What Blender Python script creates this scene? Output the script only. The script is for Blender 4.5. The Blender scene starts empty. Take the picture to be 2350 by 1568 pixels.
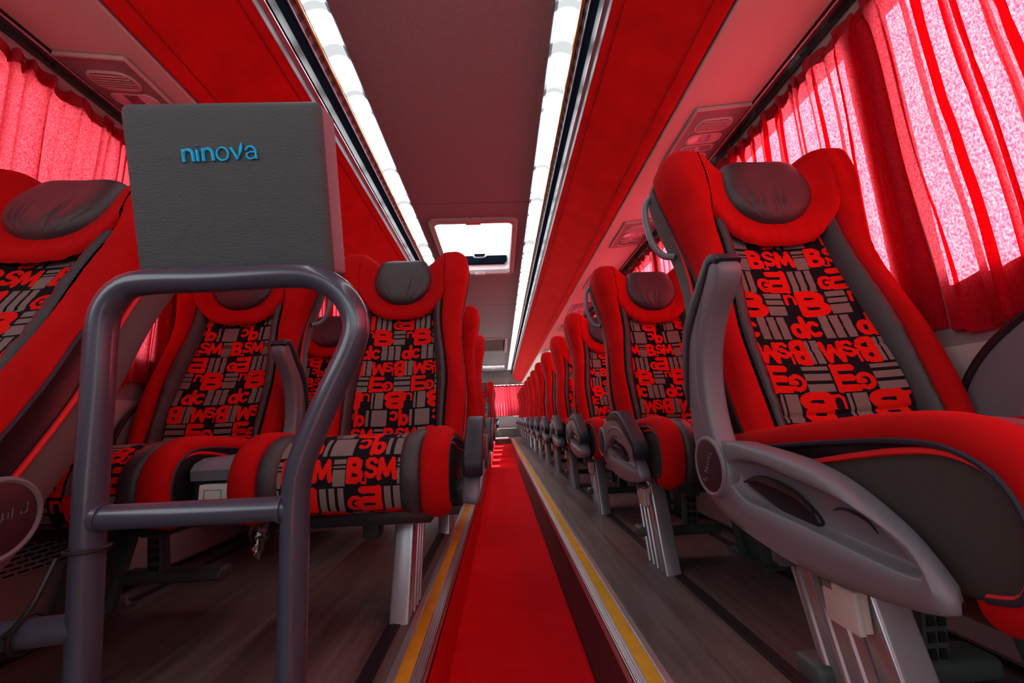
import bpy, bmesh, math, random
import numpy as np
from mathutils import Matrix, Vector
random.seed(7)
sc = bpy.context.scene
COL = sc.collection
PI = math.pi
AX = -.157            # bus centre line (x); the camera stands in the aisle at x = 0
ORD = ['first','second','third','fourth','fifth','sixth','seventh','eighth','ninth','tenth','eleventh','twelfth','thirteenth','fourteenth','fifteenth','sixteenth']

# ------------------------------------------------------------------ materials
def lin(r, g, b):
    f = lambda c: ((c/255+.055)/1.055)**2.4 if c > 10.3 else c/255/12.92
    return (f(r), f(g), f(b), 1)
MATS = {}
def mat(name, col, rough=.5, metal=0, bump=0, bscale=80, vary=0, vscale=6, sheen=0, coat=0, spec=.5, stretch=None):
    m = bpy.data.materials.new(name); m.use_nodes = True
    nt = m.node_tree; p = nt.nodes['Principled BSDF']
    p.inputs['Base Color'].default_value = col
    p.inputs['Roughness'].default_value = rough
    p.inputs['Metallic'].default_value = metal
    p.inputs['Specular IOR Level'].default_value = spec
    if sheen:
        p.inputs['Sheen Weight'].default_value = sheen
        p.inputs['Sheen Tint'].default_value = (min(1,col[0]*1.5+.1), col[1]+.02, col[2]+.02, 1)
    if coat:
        p.inputs['Coat Weight'].default_value = coat; p.inputs['Coat Roughness'].default_value = .15
    if bump or vary:
        tc = nt.nodes.new('ShaderNodeTexCoord')
        src = tc.outputs['Object']
        if stretch:
            mp = nt.nodes.new('ShaderNodeMapping'); mp.inputs['Scale'].default_value = stretch
            nt.links.new(src, mp.inputs['Vector']); src = mp.outputs['Vector']
    if bump:
        n = nt.nodes.new('ShaderNodeTexNoise'); n.inputs['Scale'].default_value = bscale; n.inputs['Detail'].default_value = 4
        nt.links.new(src, n.inputs['Vector'])
        b = nt.nodes.new('ShaderNodeBump'); b.inputs['Strength'].default_value = bump; b.inputs['Distance'].default_value = .004
        nt.links.new(n.outputs['Fac'], b.inputs['Height']); nt.links.new(b.outputs['Normal'], p.inputs['Normal'])
    if vary:
        n2 = nt.nodes.new('ShaderNodeTexNoise'); n2.inputs['Scale'].default_value = vscale; n2.inputs['Detail'].default_value = 5
        nt.links.new(src, n2.inputs['Vector'])
        mx = nt.nodes.new('ShaderNodeMix'); mx.data_type = 'RGBA'
        k0, k1 = 1-vary, 1+vary
        mx.inputs[6].default_value = (col[0]*k0, col[1]*k0, col[2]*k0, 1)
        mx.inputs[7].default_value = (min(1,col[0]*k1), min(1,col[1]*k1), min(1,col[2]*k1), 1)
        nt.links.new(n2.outputs['Fac'], mx.inputs[0]); nt.links.new(mx.outputs[2], p.inputs['Base Color'])
    MATS[name] = m
    return m
def emit(name, col, s):
    m = bpy.data.materials.new(name); m.use_nodes = True
    nt = m.node_tree; nt.nodes.remove(nt.nodes['Principled BSDF'])
    e = nt.nodes.new('ShaderNodeEmission'); e.inputs[0].default_value = col; e.inputs[1].default_value = s
    nt.links.new(e.outputs[0], nt.nodes['Material Output'].inputs[0])
    return m, nt, e

velvet = mat('red velvet', (.42,.0035,.005,1), .9, bump=.35, bscale=45, vary=.28, vscale=11, sheen=.12, spec=.12)
suede = mat('red suede', (.50,.006,.008,1), .9, bump=.2, bscale=220, vary=.3, vscale=9, sheen=.15, spec=.15)
leather = mat('black leather', (.03,.03,.036,1), .38, bump=.35, bscale=420, vary=.1, spec=.55)
fred = mat('woven red yarn', (.72,.012,.008,1), .95, bump=.4, bscale=900, spec=.1)
fblack = mat('woven black yarn', (.010,.010,.014,1), .95, bump=.4, bscale=900, spec=.1)
fgrey = mat('woven grey yarn', (.21,.18,.165,1), .95, bump=.5, bscale=900, vary=.12, vscale=200, spec=.1)
darkfab = mat('charcoal felt', (.055,.05,.047,1), .95, bump=.3, bscale=500, spec=.15)
shellm = mat('grey seat back trim', (.10,.098,.095,1), .8, bump=.2, bscale=300)
plast = mat('grey moulded plastic', (.155,.165,.195,1), .42, bump=.08, bscale=900, spec=.45)
plast_dk = mat('dark slate plastic', (.014,.020,.032,1), .42, bump=.12, bscale=700, spec=.35)
blackp = mat('black plastic', (.012,.012,.015,1), .35)
capm = mat('dark maroon cap', (.035,.016,.022,1), .5)
logo_m = mat('embossed lettering', (.10,.10,.13,1), .4)
silver = mat('silver paint', (.36,.37,.41,1), .24, metal=.55, coat=.6)
tube_m = mat('grey blue tube paint', (.052,.066,.100,1), .3, metal=.15, coat=.7)
navyp = mat('navy piping', (.014,.013,.030,1), .6)
redp = mat('red piping', (.72,.008,.01,1), .7)
greenm = mat('dark green grey metal', (.055,.072,.072,1), .5, bump=.1)
steel = mat('zinc steel', (.5,.5,.52,1), .3, metal=.9)
cream = mat('cream board', (.62,.56,.50,1), .7)
whitep = mat('white plastic', (.62,.64,.60,1), .45)
pinkf = mat('grey carpet lining', (.46,.40,.39,1), .95, bump=.3, bscale=350, spec=.15)
ceil_m = mat('mauve ceiling felt', (.235,.245,.27,1), .97, bump=.35, bscale=420, vary=.15, vscale=60, spec=.1)
chrome = mat('brushed aluminium', (.62,.63,.68,1), .22, metal=.95)
navyrail = mat('navy rail', (.004,.007,.013,1), .95, spec=0)
railgrey = mat('mauve grey rail', (.17,.15,.18,1), .4, metal=.3)
railblk = mat('black rail', (.015,.014,.016,1), .4)
carpet = mat('red carpet', (.72,.004,.010,1), .97, bump=.3, bscale=500, vary=.12, vscale=3, spec=.1, stretch=(1.2,5,1))
riser_m = mat('dark maroon riser', (.075,.012,.022,1), .75, vary=.4, vscale=14, stretch=(1,4,1))
alu = mat('ribbed aluminium nosing', (.50,.49,.52,1), .33, metal=.6, vary=.15, vscale=12)
yellow = mat('yellow grip strip', (.62,.34,.012,1), .85, bump=.4, bscale=300, vary=.25, vscale=22)
trackm = mat('black floor track', (.012,.012,.014,1), .6)
wallm = mat('grey side lining', (.30,.24,.25,1), .75, bump=.1)
paper = mat('pad grey leatherette', (.058,.084,.090,1), .5, bump=.6, bscale=240, spec=.4, stretch=(1,1,2.5))
padside = mat('mauve pad edge', (.21,.16,.20,1), .6, bump=.3, bscale=300)
cyan = mat('cyan embroidery', (.002,.56,.95,1), .7, bump=.3, bscale=800)
purple = mat('purple lens', (.03,.006,.05,1), .2)
panelm = mat('grey plastic console', (.135,.115,.125,1), .5)
ringm = mat('pale console trim', (.36,.32,.33,1), .5)
lensm = mat('pale lens', (.42,.38,.40,1), .2)
hat_w = mat('white hatch plastic', (.75,.75,.78,1), .4)
hat_g = mat('grey hatch frame', (.33,.30,.31,1), .5)
blindm = mat('dark hatch blind', (.035,.02,.025,1), .7)
cablem = mat('black cable', (.01,.01,.012,1), .5)
outer = mat('white body paint', (.6,.6,.62,1), .4)
asphalt = mat('pale yard paving', (.42,.40,.38,1), .9)
stickr = mat('red sticker', (.6,.05,.07,1), .5)

def floor_material():
    m = bpy.data.materials.new('wood vinyl floor'); m.use_nodes = True
    nt = m.node_tree; p = nt.nodes['Principled BSDF']; L = nt.links.new
    tc = nt.nodes.new('ShaderNodeTexCoord')
    mp = nt.nodes.new('ShaderNodeMapping'); mp.inputs['Scale'].default_value = (34, 2.2, 1)
    L(tc.outputs['Object'], mp.inputs['Vector'])
    n = nt.nodes.new('ShaderNodeTexNoise'); n.inputs['Scale'].default_value = 1; n.inputs['Detail'].default_value = 8; n.inputs['Roughness'].default_value = .65
    L(mp.outputs['Vector'], n.inputs['Vector'])
    br = nt.nodes.new('ShaderNodeTexBrick')
    mp2 = nt.nodes.new('ShaderNodeMapping'); mp2.inputs['Rotation'].default_value = (0,0,PI/2); mp2.inputs['Scale'].default_value = (1,1,1)
    L(tc.outputs['Object'], mp2.inputs['Vector']); L(mp2.outputs['Vector'], br.inputs['Vector'])
    br.inputs['Scale'].default_value = 1; br.inputs['Brick Width'].default_value = .9; br.inputs['Row Height'].default_value = .11
    br.inputs['Mortar Size'].default_value = .0012; br.inputs['Bias'].default_value = -.2
    br.inputs['Color1'].default_value = (.8,.8,.8,1); br.inputs['Color2'].default_value = (1.15,1.15,1.15,1); br.inputs['Mortar'].default_value = (.55,.55,.55,1)
    cr = nt.nodes.new('ShaderNodeValToRGB')
    cr.color_ramp.elements[0].position = .3; cr.color_ramp.elements[0].color = (.075,.058,.056,1)
    cr.color_ramp.elements[1].position = .72; cr.color_ramp.elements[1].color = (.20,.165,.16,1)
    L(n.outputs['Fac'], cr.inputs['Fac'])
    mx = nt.nodes.new('ShaderNodeMix'); mx.data_type = 'RGBA'; mx.blend_type = 'MULTIPLY'; mx.inputs[0].default_value = 1
    L(cr.outputs['Color'], mx.inputs[6]); L(br.outputs['Color'], mx.inputs[7]); L(mx.outputs[2], p.inputs['Base Color'])
    p.inputs['Roughness'].default_value = .42
    b = nt.nodes.new('ShaderNodeBump'); b.inputs['Strength'].default_value = .15; b.inputs['Distance'].default_value = .002
    L(n.outputs['Fac'], b.inputs['Height']); L(b.outputs['Normal'], p.inputs['Normal'])
    return m
floor_m = floor_material()

def slot_material(name, base, dark):
    m = bpy.data.materials.new(name); m.use_nodes = True
    nt = m.node_tree; p = nt.nodes['Principled BSDF']; L = nt.links.new
    tc = nt.nodes.new('ShaderNodeTexCoord'); sx = nt.nodes.new('ShaderNodeSeparateXYZ'); cb = nt.nodes.new('ShaderNodeCombineXYZ')
    L(tc.outputs['Object'], sx.inputs[0]); L(sx.outputs['Y'], cb.inputs['X']); L(sx.outputs['Z'], cb.inputs['Y'])
    br = nt.nodes.new('ShaderNodeTexBrick'); L(cb.outputs[0], br.inputs['Vector'])
    br.inputs['Scale'].default_value = 1; br.inputs['Brick Width'].default_value = .034; br.inputs['Row Height'].default_value = .012
    br.inputs['Mortar Size'].default_value = .0035; br.inputs['Mortar Smooth'].default_value = 0
    br.inputs['Color1'].default_value = dark; br.inputs['Color2'].default_value = dark; br.inputs['Mortar'].default_value = base
    L(br.outputs['Color'], p.inputs['Base Color']); p.inputs['Roughness'].default_value = .7
    return m
slotm = slot_material('slotted grille', (.34,.31,.32,1), (.004,.004,.004,1))

def curtain_material(name, tcol, dcol, tmix):
    m = bpy.data.materials.new(name); m.use_nodes = True
    nt = m.node_tree; nt.nodes.remove(nt.nodes['Principled BSDF']); L = nt.links.new
    out = nt.nodes['Material Output']
    tc = nt.nodes.new('ShaderNodeTexCoord')
    n = nt.nodes.new('ShaderNodeTexNoise'); n.inputs['Scale'].default_value = 260; n.inputs['Detail'].default_value = 3; n.inputs['Roughness'].default_value = .7
    mp = nt.nodes.new('ShaderNodeMapping'); mp.inputs['Scale'].default_value = (1,1,.6)
    L(tc.outputs['Object'], mp.inputs['Vector']); L(mp.outputs['Vector'], n.inputs['Vector'])
    cr = nt.nodes.new('ShaderNodeValToRGB')
    cr.color_ramp.elements[0].position = .38; cr.color_ramp.elements[1].position = .68
    cr.color_ramp.elements[0].color = (tcol[0]*.8, tcol[1]*.6, tcol[2]*.6, 1)
    cr.color_ramp.elements[1].color = (min(1,tcol[0]*1.05), tcol[1]*4.2, tcol[2]*1.6, 1)
    L(n.outputs['Fac'], cr.inputs['Fac'])
    t = nt.nodes.new('ShaderNodeBsdfTranslucent'); L(cr.outputs['Color'], t.inputs['Color'])
    d = nt.nodes.new('ShaderNodeBsdfDiffuse'); d.inputs['Color'].default_value = dcol
    mx = nt.nodes.new('ShaderNodeMixShader'); mx.inputs[0].default_value = tmix
    L(d.outputs[0], mx.inputs[1]); L(t.outputs[0], mx.inputs[2]); L(mx.outputs[0], out.inputs[0])
    b = nt.nodes.new('ShaderNodeBump'); b.inputs['Strength'].default_value = .3; b.inputs['Distance'].default_value = .001
    L(n.outputs['Fac'], b.inputs['Height']); L(b.outputs['Normal'], d.inputs['Normal'])
    return m
curt_m = curtain_material('red curtain cloth', (.92,.040,.120), (.62,.006,.026,1), .62)
hem_m = mat('curtain header tape', (.25,.004,.015,1), .9)

def glass_material(name, tint, gloss):
    m = bpy.data.materials.new(name); m.use_nodes = True
    nt = m.node_tree; nt.nodes.remove(nt.nodes['Principled BSDF']); L = nt.links.new
    t = nt.nodes.new('ShaderNodeBsdfTransparent'); t.inputs[0].default_value = tint
    g = nt.nodes.new('ShaderNodeBsdfGlossy'); g.inputs['Roughness'].default_value = .03
    mx = nt.nodes.new('ShaderNodeMixShader')
    fr = nt.nodes.new('ShaderNodeFresnel'); fr.inputs[0].default_value = 1.3
    L(fr.outputs[0], mx.inputs[0]) if gloss is None else mx.inputs[0].__setattr__('default_value', gloss)
    L(t.outputs[0], mx.inputs[1]); L(g.outputs[0], mx.inputs[2]); L(mx.outputs[0], nt.nodes['Material Output'].inputs[0])
    return m
glass = glass_material('window glass', (.88,.9,.9,1), .06)
wrapm = glass_material('clear plastic film', (.86,.80,.83,1), .16)

LED = 8.0
def led_material(name, strength, base, period, lo):
    m, nt, e = emit(name, base, strength); L = nt.links.new
    tc = nt.nodes.new('ShaderNodeTexCoord'); sx = nt.nodes.new('ShaderNodeSeparateXYZ'); L(tc.outputs['Object'], sx.inputs[0])
    mu = nt.nodes.new('ShaderNodeMath'); mu.operation = 'MULTIPLY'; mu.inputs[1].default_value = 1/period; L(sx.outputs['Y'], mu.inputs[0])
    nz = nt.nodes.new('ShaderNodeTexNoise'); nz.noise_dimensions = '1D'; nz.inputs['Scale'].default_value = 1; nz.inputs['Detail'].default_value = 1.5
    L(mu.outputs[0], nz.inputs['W'])
    mr = nt.nodes.new('ShaderNodeMapRange'); mr.interpolation_type = 'SMOOTHERSTEP'; mr.inputs[1].default_value = .27; mr.inputs[2].default_value = .58
    mr.inputs[3].default_value = lo*strength; mr.inputs[4].default_value = strength
    L(nz.outputs['Fac'], mr.inputs[0])
    L(mr.outputs[0], e.inputs[1])
    return m
led_m = led_material('led diffuser', LED, (.93,.97,1,1), .10, .10)
cove_m = led_material('lit cove', LED*.22, (.9,.95,1,1), .10, .10)
def stripe_material():
    m = mat('slotted rail', (.17,.15,.18,1), .4); nt = m.node_tree; L = nt.links.new
    tc = nt.nodes.new('ShaderNodeTexCoord'); sx = nt.nodes.new('ShaderNodeSeparateXYZ'); L(tc.outputs['Object'], sx.inputs[0])
    a = nt.nodes.new('ShaderNodeMath'); a.operation = 'MULTIPLY'; a.inputs[1].default_value = 1/.06; L(sx.outputs['Y'], a.inputs[0])
    f = nt.nodes.new('ShaderNodeMath'); f.operation = 'FRACT'; L(a.outputs[0], f.inputs[0])
    g = nt.nodes.new('ShaderNodeMath'); g.operation = 'GREATER_THAN'; g.inputs[1].default_value = .5; L(f.outputs[0], g.inputs[0])
    mx = nt.nodes.new('ShaderNodeMix'); mx.data_type = 'RGBA'; mx.inputs[6].default_value = (.003,.003,.004,1); mx.inputs[7].default_value = (.10,.08,.11,1)
    L(g.outputs[0], mx.inputs[0]); L(mx.outputs[2], m.node_tree.nodes['Principled BSDF'].inputs['Base Color'])
    return m
stripem = stripe_material()
amber_m = mat('amber tube', (.60,.22,.015,1), .25, spec=.8)

# ------------------------------------------------------------------ mesh helpers
def mk(name, V, F, ms, parent=None, mi=None, smooth=True, loc=None, sharp=None):
    me = bpy.data.meshes.new(name)
    me.from_pydata([tuple(v) for v in V], [], [tuple(f) for f in F])
    for m in (ms if isinstance(ms, (list, tuple)) else [ms]): me.materials.append(m)
    if mi is not None: me.polygons.foreach_set('material_index', np.asarray(mi, dtype=np.int32))
    if smooth: me.polygons.foreach_set('use_smooth', np.ones(len(me.polygons), dtype=bool))
    me.update()
    if smooth and sharp: me.set_sharp_from_angle(angle=sharp)
    o = bpy.data.objects.new(name, me); COL.objects.link(o)
    if parent is not None: o.parent = parent
    if loc is not None: o.location = loc
    return o
def inst(name, me, parent=None):
    o = bpy.data.objects.new(name, me); COL.objects.link(o)
    if parent is not None: o.parent = parent
    return o
def empty(name, loc=(0,0,0)):
    o = bpy.data.objects.new(name, None); COL.objects.link(o); o.location = loc; o.empty_display_size = .1
    return o
def tag(o, label, cat, group=None):
    o['label'] = label; o['category'] = cat
    if group: o['group'] = group
    return o
def struct(o): o['kind'] = 'structure'; return o

class MB:
    """collects shapes and links them as one mesh"""
    def __init__(s): s.V = []; s.F = []; s.M = []
    def add(s, V, F, mi=0):
        b = len(s.V); s.V += [tuple(v) for v in V]; s.F += [tuple(i+b for i in f) for f in F]; s.M += [mi]*len(F); return s
    def box(s, x0, x1, y0, y1, z0, z1, bev=0, mi=0, seg=2):
        bm = bmesh.new(); bmesh.ops.create_cube(bm, size=1)
        for v in bm.verts: v.co = ((x0+x1)/2+v.co.x*(x1-x0), (y0+y1)/2+v.co.y*(y1-y0), (z0+z1)/2+v.co.z*(z1-z0))
        if bev: bmesh.ops.bevel(bm, geom=list(bm.edges), offset=min(bev, .49*min(x1-x0,y1-y0,z1-z0)), segments=seg, profile=.5, affect='EDGES')
        return s.bm(bm, mi)
    def bm(s, bm, mi=0, M=None):
        if M is not None: bm.transform(M)
        bm.verts.index_update()
        s.add([v.co[:] for v in bm.verts], [[v.index for v in f.verts] for f in bm.faces], mi); bm.free(); return s
    def grid(s, P, mi=0, flip=False, closeu=False):
        P = np.asarray(P); nu, nv = P.shape[:2]
        F = []
        for i in range(nu if closeu else nu-1):
            for j in range(nv-1):
                a, b, c, d = i*nv+j, ((i+1)%nu)*nv+j, ((i+1)%nu)*nv+j+1, i*nv+j+1
                F.append((d,c,b,a) if flip else (a,b,c,d))
        return s.add(P.reshape(-1,3), F, mi)
    def tube(s, pts, r, n=10, mi=0, caps=True, closed=False):
        pts = [Vector(p) for p in pts]; N = len(pts); rings = []
        rr = r if hasattr(r, '__len__') else [r]*N
        up = None
        for i, p in enumerate(pts):
            if closed: t = pts[(i+1)%N]-pts[i-1]
            else: t = pts[min(i+1,N-1)]-pts[max(i-1,0)]
            t.normalize()
            if up is None:
                up = Vector((0,0,1)) if abs(t.z) < .9 else Vector((1,0,0))
            a = (up - t*up.dot(t)).normalized(); up = a; b = t.cross(a)
            rings.append([p+(a*math.cos(2*PI*k/n)+b*math.sin(2*PI*k/n))*rr[i] for k in range(n)])
        V = [v for R in rings for v in R]; F = []
        for i in range(N if closed else N-1):
            for k in range(n):
                a = i*n+k; b = i*n+(k+1)%n; c = ((i+1)%N)*n+(k+1)%n; d = ((i+1)%N)*n+k
                F.append((a,b,c,d))
        if caps and not closed: F.append(tuple(range(n))[::-1]); F.append(tuple((N-1)*n+k for k in range(n)))
        return s.add(V, F, mi)
    def prism(s, out, a0, a1, axis='x', bev=0, mi=0, seg=2):
        """closed 2-D outline extruded along an axis, edges bevelled"""
        bm = bmesh.new()
        def P(p, a): return {'x':(a,p[0],p[1]), 'y':(p[0],a,p[1]), 'z':(p[0],p[1],a)}[axis]
        A = [bm.verts.new(P(p,a0)) for p in out]; B = [bm.verts.new(P(p,a1)) for p in out]
        fa = bm.faces.new(A); fb = bm.faces.new(B[::-1]); n = len(out)
        for i in range(n): bm.faces.new((A[i],B[i],B[(i+1)%n],A[(i+1)%n]))
        bmesh.ops.recalc_face_normals(bm, faces=bm.faces)
        if bev: bmesh.ops.bevel(bm, geom=list(set(fa.edges)|set(fb.edges)), offset=bev, segments=seg, profile=.5, affect='EDGES')
        return s.bm(bm, mi)
    def build(s, name, ms, parent=None, smooth=True, loc=None, sharp=.6):
        return mk(name, s.V, s.F, ms, parent, s.M, smooth, loc, sharp)

def crom(P, n, closed=False):
    """Catmull-Rom through control points, n samples uniformly in arc length"""
    P = np.asarray(P, float); N = len(P); out = []
    segs = N if closed else N-1
    for i in range(segs):
        p0 = P[(i-1)%N] if closed or i > 0 else 2*P[0]-P[1]
        p1 = P[i]; p2 = P[(i+1)%N]
        p3 = P[(i+2)%N] if closed or i+2 < N else 2*P[-1]-P[-2]
        for t in np.linspace(0, 1, 16, endpoint=False):
            out.append(.5*((2*p1)+(-p0+p2)*t+(2*p0-5*p1+4*p2-p3)*t*t+(-p0+3*p1-3*p2+p3)*t**3))
    out.append(P[0] if closed else P[-1])
    out = np.array(out); d = np.r_[0, np.cumsum(np.linalg.norm(np.diff(out, axis=0), axis=1))]
    s = np.linspace(0, d[-1], n, endpoint=not closed)
    return np.stack([np.interp(s, d, out[:,k]) for k in range(P.shape[1])], 1)
def curve(xs, ys):
    return lambda q: np.interp(q, xs, ys)
def sm(xs, ys):
    """smooth piecewise curve (cosine between knots)"""
    xs = np.asarray(xs, float); ys = np.asarray(ys, float)
    C = crom(np.stack([xs, ys], 1), 400)
    o = np.argsort(C[:,0]); return lambda q: np.interp(q, C[o,0], C[o,1])

# ------------------------------------------------------------------ woven letter pattern (index raster: 0 black, 1 red, 2 grey)
PW, RH, NR = .155, .066, 8
RES = .0011
TX, TY = int(round(PW/RES)), int(round(RH*NR/RES))
def arc(cx, cy, rx, ry, a0, a1, n=14):
    return [(cx+rx*math.cos(math.radians(a0+(a1-a0)*i/n)), cy+ry*math.sin(math.radians(a0+(a1-a0)*i/n))) for i in range(n+1)]
GLY = {  # strokes in a unit box (x 0..1, y 0..1 up) and stroke half-width
 'B': ([[(.2,.06),(.2,.94)], [(.2,.94)]+arc(.48,.73,.34,.21,90,-90)+[(.2,.52)], [(.2,.52)]+arc(.5,.28,.40,.22,90,-90)+[(.2,.06)]], .155),
 'S': ([arc(.52,.72,.34,.2,20,270)+arc(.5,.28,.36,.22,90,-160)], .14),
 'M': ([[(.1,.05),(.2,.95)], [(.2,.95),(.5,.2)], [(.5,.2),(.8,.95)], [(.8,.95),(.92,.05)]], .125),
 'E': ([[(.2,.06),(.2,.94)], [(.2,.9),(.9,.9)], [(.2,.5),(.8,.5)], [(.2,.1),(.9,.1)]], .14),
 'G': ([arc(.5,.5,.36,.4,50,330)+[(.86,.5),(.55,.5)]], .14),
 'n': ([[(.18,.05),(.18,.95)], [(.18,.6)]+arc(.5,.58,.32,.32,170,0)+[(.82,.05)]], .14),
 'u': ([[(.18,.95),(.18,.4)]+arc(.5,.38,.32,.3,180,360)+[(.82,.95)], [(.82,.95),(.82,.05)]], .13),
 'd': ([arc(.42,.34,.28,.26,0,360), [(.78,.06),(.78,.95)]], .135),
 'b': ([arc(.58,.34,.28,.26,0,360), [(.22,.06),(.22,.95)]], .135),
 'c': ([arc(.52,.5,.34,.36,45,315)], .14),
 'k': ([[(.2,.05),(.2,.95)], [(.8,.8),(.3,.4)], [(.4,.5),(.85,.06)]], .12),
}
def raster():
    T = np.zeros((TY, TX), np.int8)
    yy, xx = np.mgrid[0:TY, 0:TX]; X = (xx+.5)/TX; Yr = (yy+.5)/TY*NR      # Yr: row coordinate measured downward
    def put(ch, row, x0, x1, y0, y1, fx=False, fy=False):
        st, hw = GLY[ch]
        for sh in (-1, 0, 1):
            u = (X+sh-x0)/(x1-x0); v = 1-(Yr-row-y0)/(y1-y0)
            msk = (u > -.15)&(u < 1.15)&(v > -.15)&(v < 1.15)
            if not msk.any(): continue
            a = u[msk]; b = v[msk]
            if fx: a = 1-a
            if fy: b = 1-b
            asp = (x1-x0)*PW/((y1-y0)*RH)
            hit = np.zeros(a.shape, bool); h = hw*min(1., .35+.65*asp)
            for s in st:
                for (p0, p1) in zip(s[:-1], s[1:]):
                    ax, ay = p0[0]*asp, p0[1]; dx, dy = p1[0]*asp-ax, p1[1]-ay
                    L2 = dx*dx+dy*dy+1e-9; t = np.clip(((a*asp-ax)*dx+(b-ay)*dy)/L2, 0, 1)
                    hit |= (a*asp-ax-t*dx)**2+(b-ay-t*dy)**2 < h*h
            sub = T[msk]; sub[hit] = 1; T[msk] = sub
    def rect(row, x0, x1, y0, y1):
        for sh in (-1, 0, 1):
            T[(X+sh >= x0)&(X+sh < x1)&(Yr >= row+y0)&(Yr < row+y1)] = 2
    # row A
    rect(0,.80,1.0,.06,.24); rect(0,.80,1.0,.30,.36); rect(0,.80,1.0,.42,.97)
    put('B',0,.0,.26,.06,.86); put('u',0,.22,.34,.62,.92); put('S',0,.29,.50,.05,.72); put('M',0,.49,.79,.10,.80)
    # row B
    p = .02
    for k in range(3): rect(1,p+.58+k*.14,p+.68+k*.14,.04,.98)
    put('G',1,p,p+.26,.35,.92); put('E',1,p+.20,p+.56,.05,.95,fx=True)
    # row C
    p = .36
    for a, b in ((.04,.24),(.31,.50),(.58,.97)): rect(2,p+.70,p+.99,a,b)
    put('n',2,p+.01,p+.22,.10,.50); put('B',2,p+.18,p+.68,.02,.98)
    # row D
    p = .29
    for k in range(3): rect(3,p+.50+k*.165,p+.63+k*.165,.05,.96)
    put('d',3,p,p+.28,.06,.92); put('c',3,p+.24,p+.48,.22,.92)
    # row E (upside down)
    p = .40
    rect(4,p,p+.05,.04,.96); rect(4,p+.075,p+.19,.04,.96)
    put('M',4,p+.20,p+.53,.14,.90,fy=True,fx=True); put('S',4,p+.50,p+.70,.10,.70,fx=False,fy=False)
    put('u',4,p+.68,p+.80,.45,.95,fy=True,fx=True); put('B',4,p+.74,p+1.0,.06,.96,fx=True,fy=True)
    # row F
    p = .56
    for a, b in ((.05,.22),(.33,.58),(.68,.96)): rect(5,p+.60,p+.99,a,b)
    put('E',5,p+.0,p+.36,.04,.96); put('G',5,p+.32,p+.60,.35,.92,fx=True,fy=True)
    # row G
    p = .68
    rect(6,p,p+.05,.04,.96); rect(6,p+.08,p+.28,.04,.96)
    put('B',6,p+.30,p+.80,.03,.93,fx=True,fy=True); put('u',6,p+.74,p+.98,.08,.52,fy=True,fx=True)
    # row H
    p = .10
    rect(7,p+.50,p+.57,.06,.95); rect(7,p+.62,p+.97,.06,.95)
    put('c',7,p+.02,p+.24,.10,.70,fx=True); put('b',7,p+.22,p+.48,.05,.92)
    return T
TILE = raster()
def pat(u, v):
    """material index at fabric coordinates (m); v measured downward"""
    i = np.floor(u/PW*TX).astype(int) % TX; j = np.floor(v/(RH*NR)*TY).astype(int) % TY
    return TILE[j, i]

# ------------------------------------------------------------------ seat geometry (shared meshes)
QT = .805
EARH = .048
hw0 = sm([-.05,.0,.10,.20,.30,.40,.48,.56,.64,.72,.80,.88],[.238,.242,.252,.256,.248,.238,.234,.238,.250,.263,.268,.266])
crest = sm([-.05,0,.1,.25,.4,.52,.62,.72,.80,.88],[.048,.052,.058,.058,.052,.052,.070,.088,.088,.084])
pwf = sm([-.05,0,.1,.2,.27,.34,.40,.48,.56,.70],[.146,.147,.148,.148,.146,.140,.133,.125,.122,.116])
swf = sm([-.05,0,.1,.2,.27,.34,.40,.47,.54,.60,.66,.72],[.176,.177,.180,.184,.186,.180,.171,.161,.157,.160,.163,.165])
def ear(x): 
    a = np.clip((np.abs(x)-.085)/.085, 0, 1); return QT+EARH*(a*a*(3-2*a))
def dome(n, q, qt, r, nb):
    k = np.clip((q-(qt-r))/r, 0, 1); return nb+(n-nb)*np.sqrt(np.maximum(0, 1-k*k))
NB = -.055
QE = QT+EARH
def qrows(n, qa=-.04):
    a = np.linspace(qa, QE-.06, n); ph = np.linspace(0, PI/2, 9)[1:]
    return np.r_[a, QE-.06+.06*np.sin(ph)]
def hwq(q):
    rc = .075; k = np.clip((q-(QE-rc))/rc, 0, 1); return hw0(q)-rc*.8*(1-np.sqrt(np.maximum(0, 1-k*k)))
def seat_grid_mesh(name, P, ms, mi=None, flip=False):
    nu, nv = P.shape[:2]
    idx = np.arange(nu*nv).reshape(nu, nv)
    F = np.stack([idx[:-1,:-1], idx[1:,:-1], idx[1:,1:], idx[:-1,1:]], -1).reshape(-1, 4)
    if flip: F = F[:, ::-1]
    me = bpy.data.meshes.new(name); me.from_pydata(P.reshape(-1,3).tolist(), [], F.tolist())
    for m in (ms if isinstance(ms, list) else [ms]): me.materials.append(m)
    if mi is not None: me.polygons.foreach_set('material_index', mi.astype(np.int32).ravel())
    me.polygons.foreach_set('use_smooth', np.ones(len(F), dtype=bool)); me.update()
    return me
def back_panel_mesh(u0, v0, nx, nq):
    s = np.linspace(-1, 1, nx); q = np.linspace(-.04, .60, nq)
    S, Q = np.meshgrid(s, q, indexing='ij'); X = S*pwf(Q)
    n = .012*S**2 + .012*np.exp(-((Q-.16)/.10)**2)
    for qi, d in ((.085,.004),(.235,.0025),(.40,.003)): n -= d*np.exp(-((Q-qi-.006*S)/.005)**2)
    P = np.stack([X, -n, Q], -1)
    Xc = (X[:-1,:-1]+X[1:,1:])/2; Qc = (Q[:-1,:-1]+Q[1:,1:])/2
    # knit edges: snap along the yarn so the outlines look woven
    mi = pat(Xc+u0, (.60-Qc)+v0)
    return seat_grid_mesh('backrest_panel', P, [fblack, fred, fgrey], mi)
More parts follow.
